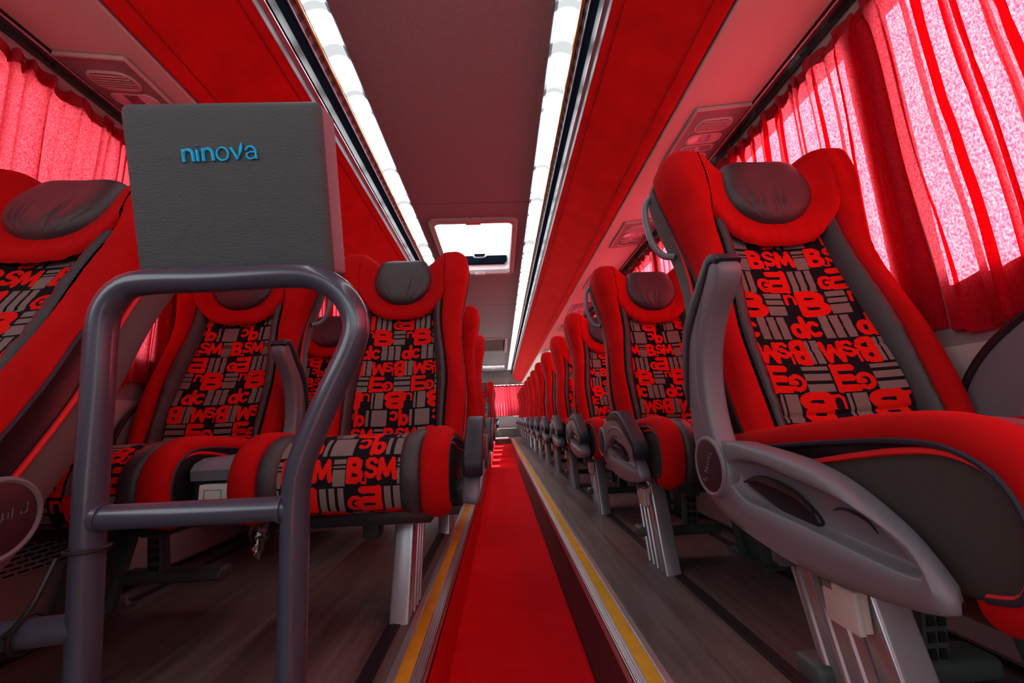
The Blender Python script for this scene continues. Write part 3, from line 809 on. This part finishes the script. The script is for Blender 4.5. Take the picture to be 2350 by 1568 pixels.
# side walls with window openings
WZ0, WZ1 = .80, 1.565
PIL = {1: [Y0, -.60, .95, 2.50, 4.05, 5.60, 7.15, 8.70, 10.25, 11.8, Y1], -1: [Y0, .15, 1.70, 3.25, 4.80, 6.35, 7.90, 9.45, 11.0, 12.5, Y1]}
def sidewall(nm, xo, sg):
    mb = MB(); x0, x1 = sorted((xo, xo+sg*.05))
    mb.box(x0, x1, Y0, Y1, -.3, WZ0); mb.box(x0, x1, Y0, Y1, WZ1, 2.2)
    for i, y in enumerate(PIL[sg]): mb.box(x0, x1, max(Y0,y-.06), min(Y1,y+.06), WZ0, WZ1)
    struct(mb.build(nm, wallm))
sidewall('wall_left', AX-1.2, -1); sidewall('wall_right', AX+1.2, 1)
nw = 1
for xo, sg in ((AX-1.2,-1),(AX+1.2,1)):
    for a, b in zip(PIL[sg][:-1], PIL[sg][1:]):
        mb = MB(); mb.box(*sorted((xo+sg*.022, xo+sg*.027)), a+.06, b-.06, WZ0, WZ1); struct(mb.build('window_%d' % nw, glass)); nw += 1
# rear wall with window, unseen front wall with windscreen opening reduced to dim front light
mb = MB()
mb.box(AX-1.2,AX+1.2,Y1,Y1+.05,.24,.80); mb.box(AX-1.2,AX+1.2,Y1,Y1+.05,1.62,2.2); mb.box(AX-1.2,AX-1.0,Y1,Y1+.05,.80,1.62); mb.box(AX+1.0,AX+1.2,Y1,Y1+.05,.80,1.62)
struct(mb.build('wall_rear', wallm))
mb = MB(); mb.box(AX-1.0,AX+1.0,Y1+.02,Y1+.025,.80,1.62); struct(mb.build('window_%d' % nw, glass)); nw += 1
mb = MB()
mb.box(AX-1.2,AX+1.2,Y0-.05,Y0,-.3,.90); mb.box(AX-1.2,AX+1.2,Y0-.05,Y0,1.40,2.2); mb.box(AX-1.2,AX-.95,Y0-.05,Y0,.90,1.40); mb.box(AX+.95,AX+1.2,Y0-.05,Y0,.90,1.40)
struct(mb.build('wall_front', wallm))
mb = MB(); mb.box(AX-.95,AX+.95,Y0-.03,Y0-.025,.90,1.40); struct(mb.build('window_%d' % nw, glass)); nw += 1
# wall lining below the curtains + heater duct
for nm, sg in (('trim_10',-1),('trim_11',1)):
    mb = MB(); xo = AX+sg*1.2
    prof = [(xo,.64),(xo-sg*.02,.64),(xo-sg*.028,.60),(xo-sg*.026,.30),(xo,.30)]
    mb.prism(prof, Y0+.01, Y1-.01, 'y'); struct(mb.build(nm, pinkf))
for nm, sg in (('baseboard_left',-1),('baseboard_right',1)):
    xo = AX+sg*1.2; d = lambda k: xo-sg*k
    mb = MB()
    mb.prism([(d(0),.025),(d(.085),.025),(d(.092),.035),(d(.088),.06),(d(.085),.16),(d(.080),.168),(d(0),.168)], Y0+.01, 12.3, 'y', 0, 0)
    mb.prism([(d(0),.168),(d(.080),.168),(d(.062),.235),(d(.05),.25),(d(0),.25)], Y0+.01, 12.3, 'y', 0, 1)
    mb.box(*sorted((d(0),d(.06))), Y0+.01, 12.3, 0, .025, 0, 2)
    struct(mb.build(nm, [wallm, slotm, blackp]))

# ceiling with hatch openings
CZ = 1.985
HATCH = [(2.86,3.98),(7.45,9.0),(11.2,11.9)]
HX0, HX1 = AX-.305, AX+.305
mb = MB()
ya = Y0
for a, b in HATCH:
    mb.box(AX-.405, AX+.405, ya, a, CZ, CZ+.015); mb.box(AX-.405, HX0, a, b, CZ, CZ+.015); mb.box(HX1, AX+.405, a, b, CZ, CZ+.015); ya = b
mb.box(AX-.405, AX+.405, ya, 12.7, CZ, CZ+.015)
struct(mb.build('ceiling', ceil_m))
mb = MB(); ya = Y0-.05
for a, b in HATCH:
    mb.box(AX-1.25, AX+1.25, ya, a, 2.2, 2.25); mb.box(AX-1.25, HX0, a, b, 2.2, 2.25); mb.box(HX1, AX+1.25, a, b, 2.2, 2.25); ya = b
mb.box(AX-1.25, AX+1.25, ya, Y1+.05, 2.2, 2.25)
struct(mb.build('roof', outer))
mb = MB()
for y in (2.62, 5.2): mb.box(AX-.40, AX+.40, y, y+.003, CZ-.001, CZ)
struct(mb.build('trim_12', mat('ceiling seam', (.06,.035,.04,1), .9)))
# rear bulkhead (air duct housing)
mb = MB(); mb.prism([(12.7,1.985),(12.75,1.78),(13.0,1.63),(13.3,1.60),(13.3,2.19),(12.7,2.19)], AX-.43, AX+.43, 'x', .03)
tag(mb.build('air_duct_housing', mat('dark mauve felt', (.11,.085,.095,1), .97)), 'rounded mauve felt air duct housing above the rear curtain', 'duct housing')
# rear bench platform riser lining and parcel step
mb = MB(); mb.box(AX-.9, AX+.9, 13.25, 13.55, .24, .60, .02); tag(mb.build('rear_shelf', wallm), 'pale pink lined box below the rear curtain', 'shelf')

# roof hatches
def hatch(i, y0, y1, mode, label):
    r = empty('roof_hatch', (AX, (y0+y1)/2, CZ)); h = (y1-y0)/2; w = .305
    mb = MB(); o, t = .02, .05
    # frame ring, rounded corners, hanging a little below the felt
    def rr(hx, hy, rad, n=6):
        P = []
        for cx, cy, a0 in ((hx-rad,hy-rad,0),(-hx+rad,hy-rad,90),(-hx+rad,-hy+rad,180),(hx-rad,-hy+rad,270)):
            for k in range(n+1): a = math.radians(a0+90*k/n); P.append((cx+rad*math.cos(a), cy+rad*math.sin(a)))
        return P
    rings = [(rr(w+.03,h+.03,.06),.002),(rr(w+.028,h+.028,.06),-.022),(rr(w+.012,h+.012,.05),-.03),(rr(w-.012,h-.02,.045),-.026),(rr(w-.02,h-.035,.04),.01)]
    P = np.array([[(x,y,z) for x,y in R] for R,z in rings]).transpose(1,0,2)
    mb.grid(P, closeu=True); mb.build('hatch_frame', hat_g, r)
    mb = MB()
    rings = [(rr(w-.02,h-.035,.04),.01),(rr(w-.025,h-.04,.04),.10),(rr(w-.03,h-.05,.04),.262)]
    P = np.array([[(x,y,z) for x,y in R] for R,z in rings]).transpose(1,0,2); mb.grid(P, closeu=True); mb.build('shaft_lining', hat_w, r)
    mb = MB(); mb.box(-.055,.055,-h+.006,-h+.035,-.0295,-.018,.003); mb.build('sticker', stickr, r)
    if mode == 'open':
        mb = MB(); mb.box(-w-.05,w+.05,-h-.06,h+.02,.285,.30,.005); lid = None
        g = mb.build('lid_glass', glass, r)
        # dark inner lid rim with handle at the far end
        mb = MB(); mb.prism([(-.24,.0),(.24,.0),(.268,.035),(.268,.085),(.07,.085),(.055,.105),(-.055,.105),(-.07,.085),(-.268,.085),(-.268,.035)], h-.075, h-.045, 'y', .006)
        rim = mb.build('lid_rim', navyrail, r, loc=(0,-.012,.055))
        mb = MB(); mb.tube(crom([(-.06,0,.03),(-.055,-.028,.0),(-.03,-.034,-.012),(.03,-.034,-.012),(.055,-.028,.0),(.06,0,.03)], 26), .008, 8)
        mb.build('lid_handle', plast, rim, loc=(0,h-.08,.06))
        mb = MB(); mb.box(-.05,.05,h-.05,h-.015,-.045,-.012,.006); lt = mb.build('latch', hat_g, r)
        mb = MB(); mb.box(-.03,.03,h-.053,h-.049,-.034,-.026,.002); mb.build('latch_pull', stickr, lt)
    else:
        mb = MB(); mb.box(-w+.022,w-.05,-h+.04,h-.04,.012,.02); mb.build('blind', blindm, r)
        mb = MB(); mb.box(-w,w,-h,h,.22,.23); mb.build('lid', outer, r)
    return tag(r, label, 'roof hatch', 'roof hatches along the ceiling')
hatch(0, *HATCH[0], 'open', 'nearest roof hatch, open to the white sky, with a dark handle rim')
hatch(1, *HATCH[1], 'shut', 'middle roof hatch shut with a dark blind')
hatch(2, *HATCH[2], 'open', 'farthest roof hatch near the rear, small bright opening')

# luggage racks and light strips
YR = 13.2
def rack(sg, label):
    r = empty('luggage_rack', (AX, 0, 0)); X = lambda k: sg*k
    # red suede front panel
    prof = crom([(.552,1.800),(.60,1.775),(.68,1.728),(.76,1.676),(.815,1.640),(.838,1.628),(.846,1.640)], 30)
    ys = np.linspace(Y0+.01, YR, 60)
    mb = MB(); mb.grid(np.array([[(X(x), y, z) for y in ys] for x, z in prof]), flip=sg > 0)
    f = mb.build('front_panel', suede, r)
    mb = MB()
    for x, z in ((.585,1.7815),(.795,1.6515)): mb.tube([(X(x),Y0+.02,z),(X(x),YR-.01,z)], .0016, 6)
    mb.build('seam', mat('dark red seam', (.16,.002,.004,1), .9), f)
    # carpeted underside towards the window
    mb = MB(); prof = [(.846,1.640),(.850,1.620),(.862,1.6185),(1.135,1.648),(1.142,1.655)]
    mb.grid(np.array([[(X(x), y, z) for y in ys] for x, z in prof]), flip=sg > 0); mb.build('underside_panel', pinkf, r)
    mb = MB(); mb.tube([(X(.849),Y0+.02,1.632),(X(.849),YR-.01,1.632)], .005, 8); mb.build('edge_trim', railgrey, r)
    # chrome lip, navy rail, perforated profile
    mb = MB(); mb.grid(np.array([[(X(x), y, z) for y in (Y0+.01,YR)] for x, z in crom([(.553,1.796),(.552,1.812),(.549,1.830),(.541,1.838)], 10)]), flip=sg > 0); mb.build('rail_face', railgrey, r)
    mb = MB(); mb.tube([(X(.543),Y0+.02,1.842),(X(.543),YR-.01,1.842)], .0045, 10); mb.build('chrome_lip', chrome, r)
    mb = MB(); mb.grid(np.array([[(X(x), y, z) for y in (Y0+.01,YR)] for x, z in ((.540,1.845),(.548,1.87),(.546,1.915),(.536,1.945),(.528,1.958))]), flip=sg > 0); mb.build('rail_panel', navyrail, r)
    mb = MB(); mb.tube([(X(.527),Y0+.02,1.962),(X(.527),YR-.01,1.962)], .0055, 8); mb.build('rail_bead', railgrey, r)
    mb = MB()
    mb.grid(np.array([[(X(x), y, z) for y in (Y0+.01,YR)] for x, z in ((.527,1.964),(.519,1.975),(.510,1.985))]), flip=sg > 0); o = mb.build('slotted_profile', stripem, r)
    # closing back so that no daylight leaks in behind the rack
    mb = MB(); mb.box(*sorted((X(.57),X(1.18))), Y0+.01, YR, 1.86, 1.87); mb.build('rack_shelf', railblk, r)
    mb = MB(); mb.box(*sorted((X(.545),X(.56))), Y0+.01, YR, 1.87, 2.19); mb.build('rack_back', railblk, r)
    return tag(r, label, 'luggage rack', 'luggage racks either side of the ceiling')
rack(-1, 'red suede luggage rack along the left above the window curtains'); rack(1, 'red suede luggage rack along the right above the single seats')
def strip(sg, label):
    r = empty('light_strip', (AX, 0, 0)); X = lambda k: sg*k; ye = 12.68
    mb = MB(); mb.grid(np.array([[(X(x), y, z) for y in (Y0+.02,ye)] for x, z in crom([(.418,2.000),(.445,2.012),(.475,2.010),(.498,1.996)], 8)]), flip=sg > 0); mb.build('led_diffuser', led_m, r)
    mb = MB(); mb.grid(np.array([[(X(x), y, z) for y in (Y0+.02,ye)] for x, z in crom([(.403,1.984),(.406,1.994),(.418,2.000)], 6)]), flip=sg > 0); mb.build('lit_cove', cove_m, r)
    mb = MB(); mb.tube([(X(.5035),Y0+.02,1.986),(X(.5035),ye,1.986)], .0062, 8); mb.build('amber_tube', amber_m, r)  # thin amber tube beside the diffuser, not a mounting rail
    return tag(r, label, 'ceiling light', 'led strips along the ceiling')
strip(-1, 'bright white light strip on the left side of the ceiling'); strip(1, 'bright white light strip on the right side of the ceiling')

# overhead consoles
def stadium(hx, hy, n=10):
    r = min(hx, hy); P = []
    for cx, a0 in ((hx-r,-90),(-hx+r,90)):
        for k in range(n+1): a = math.radians(a0+180*k/n); P.append((cx+r*math.cos(a), hy*math.sin(a)))
    return P
def ring(mb, hx, hy, cy, wd=.006, z=-.006, mi=0):
    mb.tube([(x, cy+y, z) for x, y in stadium(hx, hy)], wd, 8, mi=mi, closed=True)
def console(sg):
    r = empty('overhead_console')
    mb = MB(); mb.box(-.106,.106,0,.36,-.008,.004,.003); mb.build('console_plate', panelm, r)
    mb = MB(); mb.box(-.106,.106,-.005,.003,-.010,.004,.002); mb.box(*sorted((-sg*.108,-sg*.102)),0,.36,-.010,.004,.002); mb.build('plate_edge', ringm, r)
    mb = MB(); ring(mb, .070, .034, .085, .0055, -.009); mb.build('vent_ring', ringm, r)
    mb = MB(); mb.prism([(x, .085+y) for x, y in stadium(.066,.031)], -.0095, -.0085, 'z', 0, 1)
    for k in range(6):
        y = -.024+k*.0096; hx = .066-.031+math.sqrt(max(0,.031**2-y*y)); mb.box(-hx,hx,.085+y-.0022,.085+y+.0022,-.016,-.0095,.001,0)
    mb.build('vent_grille', [ringm, blackp], r)
    mb = MB(); ring(mb, .070, .027, .165, .005, -.009); mb.build('lamp_ring', ringm, r)
    mb = MB(); mb.prism([(x, .165+y) for x, y in stadium(.066,.024)], -.012, -.0085, 'z', .001); l = mb.build('lamp_lens', lensm, r)
    mb = MB(); mb.box(-.024,.022,.142,.188,-.0128,-.009,0); mb.build('lamp_divider', purple, l)
    mb = MB(); ring(mb, .068, .020, .228, .0045, -.009); mb.build('button_ring', ringm, r)
    mb = MB(); mb.prism([(x, .228+y) for x, y in stadium(.064,.017)], -.013, -.0085, 'z', .001); b = mb.build('button_bar', panelm, r)
    mb = MB(); mb.box(-.012,.010,.212,.244,-.0138,-.009,0); mb.build('call_button', purple, b)
    mb = MB(); ring(mb, .068, .026, .295, .005, -.009); mb.build('nozzle_ring', ringm, r)
    for dx in (-.03,.03):
        mb = MB(); mb.tube([(dx+.020*math.cos(a), .295+.020*math.sin(a), -.010) for a in np.linspace(0,2*PI,20,endpoint=False)], .004, 8, closed=True)
        z = mb.build('air_nozzle', railgrey, r)
        mb = MB(); mb.prism([(dx+.017*math.cos(a), .295+.017*math.sin(a)) for a in np.linspace(0,2*PI,20,endpoint=False)], -.0098, -.0085, 'z'); mb.build('nozzle_hole', blackp, z)
    return r
for sg, ys in ((1,[1.335+.9*k for k in range(7)]), (-1,[1.085+.875*k for k in range(2)])):
    p = console(sg); slope = math.atan2(.0295, .273)
    p.rotation_euler = (0, -sg*slope, 0)
    for i, y in enumerate(ys):
        o = p if i == 0 else copy_tree(p)
        o.location = (AX+sg*1.028, y, 1.6312)
        if sg > 0: lab = ['overhead vent and lamp console above the front right seat','overhead console second from the front under the right rack, seen beside the front seat'][i] if i < 2 else 'overhead console, %s from the front under the right rack' % ORD[i]
        else: lab = ['overhead vent and lamp console above the grey pad at upper left','second overhead console under the left rack, behind the grey pad'][i]
        tag(o, lab, 'overhead console', 'overhead consoles under the racks')

# ------------------------------------------------------------------ curtains
def curtain(along0, along1, cx, sg, z0, z1, seed, label, axis='y', nper=11., amp=.026, group='side window curtains', res=14):
    rnd = random.Random(seed)
    W = along1-along0; n = int(W*nper*res); nz = 30
    u = np.linspace(0, 1, n)
    base = u*W*nper*2*PI
    ph = base+1.1*np.sin(u*W*7.3+rnd.uniform(0,6))+.7*np.sin(u*W*17.1+rnd.uniform(0,6))
    a1 = .8+.35*np.sin(u*W*4.1+rnd.uniform(0,6)); tilt = rnd.uniform(-.03,.03)
    rows = []
    for k in range(nz):
        t = k/(nz-1); z = z0+t*(z1-z0)
        A = amp*(1-.45*max(0,(t-.86)/.14)) * (1+.25*(1-t))
        phk = ph + .9*np.sin(u*W*3+seed)*(1-t) + .25*np.sin(t*9+u*20)
        off = A*a1*np.sin(phk)+.006*np.sin(2.3*phk+1)
        al = along0+u*W+ (.36/nper*np.sin(2*phk+.5)*a1*.62 + tilt*(1-t))*np.clip(np.minimum(u,1-u)*W/.08,0,1)
        if t > .95: off = off+.008*np.sin(phk*2.1+seed)
        off = off*np.clip(np.minimum(u,1-u)*W/.03,0,1)
        zz = z+ (.012*np.sin(ph*.5+seed) if t < .01 else 0)+ (.010*np.sin(ph*.7) if t > .97 else 0)
        rows.append(np.stack([cx+off, al, np.full(n,z)+ (zz-z)], 1) if axis == 'y' else np.stack([al, cx+off, np.full(n,z)+(zz-z)], 1))
    P = np.array(rows)
    r = empty('curtain', (cx,(along0+along1)/2,z1) if axis == 'y' else ((along0+along1)/2,cx,z1))
    off0 = np.array(r.location)
    mb = MB(); mb.grid((P-off0)); o = mb.build('cloth', curt_m, r, sharp=None)
    # bunched header tape
    hz = P[-1].copy(); hd = []
    for k, (dz, dm) in enumerate(((-.028,1.02),(-.012,1.25),(.004,1.15),(.014,.9))):
        q = hz.copy(); ax = 0 if axis == 'y' else 1
        q[:,ax] = cx+(hz[:,ax]-cx)*dm*1.1+ .004*np.sin(ph*1.7+k); q[:,2] += dz+.004*np.sin(ph*1.3+k); hd.append(q)
    mb = MB(); mb.grid(np.array(hd)-off0); mb.build('header_tape', hem_m, r, sharp=None)
    tag(r, label, 'curtain', group)
    return r
CT = 1.592
for i, (a, b) in enumerate(zip(PIL[1][1:6], PIL[1][2:7])):
    lab = ['wide pleated red curtain at the top right corner, nearest the camera','sunlit pleated red curtain directly behind the front single seat on the right'][i] if i < 2 else 'pleated red curtain, %s from the front along the right windows' % ORD[i]
    curtain(a+.0004, b-.0004, AX+1.184, 1, .675, CT, 10+i, lab, nper=[12.5,12.5,14,14,14][i], amp=.0155)
for i, (a, b) in enumerate(zip(PIL[-1][1:4], PIL[-1][2:5])):
    lab = ['pleated red curtain at the far left edge above the reclined seat','pleated red curtain beside the window seat seen through the handrail','pleated red curtain glimpsed between the left seats'][i]
    curtain(a+.0004, b-.0004, AX-1.184, -1, .70, CT+.004, 40+i, lab, nper=12.5, amp=.0155)
curtain(AX-.95, AX+.95, 13.42, 1, .62, 1.57, 77, 'wide red curtain across the rear window', axis='x', nper=11, amp=.025, group='rear window curtain')
for sg, lab in ((-1,'black curtain rail with bright edge above the left curtains'),(1,'black curtain rail with bright edge above the right curtains')):
    r = empty('curtain_rail', (AX+sg*1.168, 0, 1.650)); mb = MB()
    mb.box(-.022,.022,Y0+.02,12.9,-.012,.012,.003); mb.build('rail_body', railblk, r)
    mb = MB(); mb.box(*sorted((-sg*.026,-sg*.021)),Y0+.02,12.9,-.012,-.006,.001); mb.box(*sorted((-sg*.026,-sg*.021)),Y0+.02,12.9,.002,.005,.001); mb.build('rail_edge', chrome, r)
    for k in range(24):
        mb = MB(); mb.tube([(0,.4+k*.12,-.012),(0,.4+k*.12,-.021)], .004, 6); mb.build('glider', blackp, r)
    tag(r, lab, 'curtain rail', 'curtain rails above the windows')
r = empty('curtain_rail', (AX, 13.4, 1.615)); mb = MB(); mb.box(-.95,.95,-.012,.012,-.01,.01,.003); mb.build('rail_body', railblk, r)
tag(r, 'short black curtain rail above the rear curtain', 'curtain rail', 'curtain rails above the windows')

# rounded wall mouldings beside the seats
def moulding(sg, y, label):
    xo = AX+sg*1.165; r = empty('wall_moulding', (xo, y, .44)); n = 36
    A = np.linspace(PI, 0, n)
    rings = []
    for a_, b_, dx in ((.44,.30,.0),(.44,.30,.022),(.40,.268,.034),(.355,.232,.030),(.33,.21,.036),(.30,.185,.024),(.02,.01,.022)):
        rings.append([( -sg*dx, a_*math.cos(t), b_*math.sin(t)) for t in A])
    P = np.array(rings); mb = MB(); mb.grid(P, flip=sg < 0); mb.build('moulded_shell', plast, r)
    mb = MB(); mb.tube([(-sg*.020, .445*math.cos(t), .305*math.sin(t)) for t in A], .009, 8); mb.build('black_rim', blackp, r)
    return tag(r, label, 'wall panel', 'rounded wall panels beside the seats')
moulding(1, .44, 'grey rounded wall panel with black rim at the right edge beside the front seat')
moulding(1, .44+PITCH, 'grey rounded wall panel with black rim behind the front right seat')
moulding(-1, 1.02, 'grey rounded wall panel with black rim behind the left leg of the handrail')
moulding(-1, 1.02+PITCH, 'grey rounded wall panel with black rim behind the left window seat')

# ------------------------------------------------------------------ tubular handrail with padded box
hr = empty('handrail', (-.42, .63, 0))
def rel(L): return [(x+.42, y-.63, z) for x, y, z in L]
mb = MB()
path = rel(crom([(-.553,.637,0),(-.5545,.619,.242),(-.558,.606,.411),(-.5595,.594,.58),(-.5595,.587,.665),(-.552,.584,.702),(-.530,.582,.7265),(-.495,.5815,.7335),(-.402,.5815,.734),(-.300,.5815,.737),(-.258,.582,.731),(-.224,.584,.708),(-.2055,.587,.672),(-.2085,.589,.635),(-.239,.594,.567),(-.266,.599,.505),(-.281,.602,.462),(-.2855,.606,.42),(-.286,.612,.336),(-.288,.637,0)], 160))
mb.tube(path, .0185, 16); mb.build('bent_tube', tube_m, hr)
mb = MB(); mb.tube(rel([(-.558,.606,.411),(-.288,.606,.412)]), .0165, 16); mb.tube(rel([(-.545,.606,.411),(-.538,.606,.411)]), .0195, 12); mb.tube(rel([(-.305,.606,.412),(-.300,.606,.412)]), .0195, 12); mb.build('cross_tube', tube_m, hr)
mb = MB(); mb.tube(rel([(-.560,.616,.275),(-.66,.605,.272),(-.705,.60,.268)]), .0175, 14); mb.build('side_tube', tube_m, hr)
mb = MB()
for x in (-.553,-.288): mb.tube(rel([(x,.637,0),(x,.637,.006)]), .035, 20)
mb.build('foot_flange', tube_m, hr)
# padded box, leaning towards the front
bx = empty('pad', (0,0,0)); bx.name = 'pad_mount'
bpy.data.objects.remove(bx)
def pad_box():
    bm = bmesh.new(); bmesh.ops.create_cube(bm, size=1)
    for v in bm.verts:
        top = v.co.z > 0; w = .296 if top else .298
        v.co = (v.co.x*w, v.co.y*.062, (v.co.z+.5)*.263)
    bmesh.ops.bevel(bm, geom=list(bm.edges), offset=.013, segments=4, profile=.5, affect='EDGES')
    bmesh.ops.subdivide_edges(bm, edges=[e for e in bm.edges if e.calc_length() > .1], cuts=6, use_grid_fill=True)
    return bm
mb = MB(); mb.bm(pad_box())
pad = mb.build('backrest_pad', [paper, padside], hr); pad.location = (-.401+.42, .651-.63, .757); pad.rotation_euler = (math.atan(.2966), 0, 0)
pm = [1 if abs(p.normal.x) > .85 else 0 for p in pad.data.polygons]; pad.data.polygons.foreach_set('material_index', np.array(pm, dtype=np.int32))
# stitched word
def word():
    mb = MB(); y = -.0318
    def st(pts, r=.0025, dx=0):
        n = len(pts); mb.tube([(x+dx, y, z) for x, z in pts], r, 6)
    H = .0185
    def n_(x): st([(x,0),(x,H)]); st([(x,.011)]+[(x+.0068+.0068*math.cos(a), .0105+.0072*math.sin(a)) for a in np.linspace(PI,0,10)]+[(x+.0140,0)])
    n_(-.0535)
    st([(-.033,0),(-.033,.0165)]); st([(-.033,.0225),(-.033,.0232)], .0026)
    n_(-.0245)
    st([(.0035+.0085*math.cos(a), .0094+.0092*math.sin(a)) for a in np.linspace(0,2*PI,26)], .0017)
    st([(.0165,.0180),(.0255,.0005)], .0021)
    # leaf-shaped right arm of the v
    P = crom([(.0250,0),(.0275,.0095),(.0300,.0185),(.0325,.0245),(.0340,.0185),(.0325,.0115),(.0285,.0055)], 30, True)
    mb.prism([tuple(p) for p in P], y-.0018, y+.0010, 'y', .0006)
    x = .0380
    st([(x,.0135),(x+.0030,.0175),(x+.0072,.0187),(x+.0115,.0170),(x+.0140,.0128),(x+.0146,0)], .0019)
    st([(x+.0140,.0105),(x+.006,.0105),(x+.0012,.0082),(x+.0004,.0045),(x+.003,.0012),(x+.0078,.0006),(x+.0125,.003),(x+.0142,.0055)], .0015)
    return mb
wd = word().build('embroidered_word', cyan, pad); wd.location = (-.004, -.0008, .176); wd.rotation_euler = (0, -.025, 0)
wd['label'] = 'cyan stitched lettering'
mb = MB(); mb.box(-.10,.10,-.02,.02,-.012,.006,.003); mb.build('pad_bracket', blackp, pad)
tag(hr, 'grey tubular handrail with padded grey box bearing cyan lettering, at left front', 'handrail')
# cable tied to the handrail
r = empty('cable', (0,0,0))
mb = MB(); mb.tube(crom([(-.66,.580,.262),(-.63,.578,.275),(-.604,.578,.292),(-.589,.580,.315),(-.584,.588,.345),(-.5835,.596,.365)], 40), .0035, 8); mb.build('cable_run', cablem, r)
mb = MB(); mb.tube(crom([(-.69,.580,.250),(-.66,.575,.258),(-.63,.572,.270),(-.612,.576,.282)], 24), .003, 8); mb.build('cable_run', cablem, r)
mb = MB(); mb.tube([(-.62, .6098+.0222*math.cos(a), .2733+.0222*math.sin(a)) for a in np.linspace(0,2*PI,20,endpoint=False)], .0028, 6, closed=True); mb.build('cable_tie', cablem, r)
mb = MB(); mb.tube([(-.5573+.0222*math.cos(a), .6082+.0222*math.sin(a), .372) for a in np.linspace(0,2*PI,20,endpoint=False)], .0028, 6, closed=True); mb.build('cable_tie', cablem, r)
tag(r, 'thin black cable tied to the lower side tube of the handrail', 'cable')

# clear plastic film left on the seats
def film(name, loc, w, h, seed, label):
    rnd = np.random.RandomState(seed); nu, nv = 14, 16
    P = np.zeros((nu,nv,3))
    for i in range(nu):
        for j in range(nv):
            a = i/(nu-1)*2*PI; t = j/(nv-1); r = w*(.5+.5*math.sin(PI*min(1,t*1.05)))*(1-.35*t)
            P[i,j] = (r*math.cos(a)*(1+.3*rnd.rand()), .6*r*math.sin(a)*(1+.3*rnd.rand()), -h*t+.01*rnd.rand())
    P[-1] = P[0]
    mb = MB(); mb.grid(P); o = mb.build(name, wrapm, smooth=False, sharp=None); o.location = loc
    return tag(o, label, 'plastic film', 'clear plastic wrapping left on the seats')
film('hanging_film', (-.640,.52,.425), .030, .06, 1, 'crumpled clear plastic film hanging by the left edge seat console')
film('hanging_film', (-.690,1.26,.292), .030, .13, 2, 'clear plastic film hanging under the cushion behind the handrail crossbar')
film('hanging_film', (.452,1.330,.335), .010, .085, 3, 'twisted clear plastic film under the second right seat console')

# ------------------------------------------------------------------ outside: paving, daylight
mb = MB(); mb.box(-40,40,-40,60,-1.35,-1.3); struct(mb.build('ground', asphalt))  # unseen ground, added pale to bounce light
w = bpy.data.worlds.new('World'); sc.world = w; w.use_nodes = True
nt = w.node_tree; bg = nt.nodes['Background']
sky = nt.nodes.new('ShaderNodeTexSky'); sky.sky_type = 'HOSEK_WILKIE'; sky.turbidity = 6; sky.ground_albedo = .4
sun_dir = Vector((.80, .28, .75)).normalized()      # towards the sun
sky.sun_direction = sun_dir
mixn = nt.nodes.new('ShaderNodeMix'); mixn.data_type = 'RGBA'; mixn.inputs[0].default_value = .65
mixn.inputs[7].default_value = (1,1,1,1)
nt.links.new(sky.outputs[0], mixn.inputs[6]); nt.links.new(mixn.outputs[2], bg.inputs[0]); bg.inputs[1].default_value = 4.8
sl = bpy.data.lights.new('sun', 'SUN'); sl.energy = 46; sl.angle = .012; sl.color = (1,.96,.9)
so = bpy.data.objects.new('sun', sl); COL.objects.link(so); so.rotation_euler = (-sun_dir).to_track_quat('-Z','Y').to_euler(); so.location = (6,2,8)

# ------------------------------------------------------------------ camera
cam = bpy.data.cameras.new('camera'); cam.sensor_width = 36; cam.lens = 950/2350*36; cam.clip_start = .01; cam.clip_end = 200
co = bpy.data.objects.new('camera', cam); COL.objects.link(co)
R0 = [(0.9988524,-0.02585703,-0.04031505),(-0.03488069,0.18410202,-0.98228803),(0.03282113,0.98256697,0.18298884)]
M = Matrix(((R0[0][0],-R0[1][0],-R0[2][0],0),(R0[0][1],-R0[1][1],-R0[2][1],0),(R0[0][2],-R0[1][2],-R0[2][2],.52),(0,0,0,1)))
co.matrix_world = M
sc.camera = co
vs = sc.view_settings
vs.view_transform = 'Standard'; vs.look = 'None'; vs.gamma = 1; vs.use_curve_mapping = False; vs.exposure = 0.0
sc.cycles.max_bounces = 10; sc.cycles.diffuse_bounces = 6; sc.cycles.transparent_max_bounces = 12
sc.cycles.sample_clamp_indirect = 8
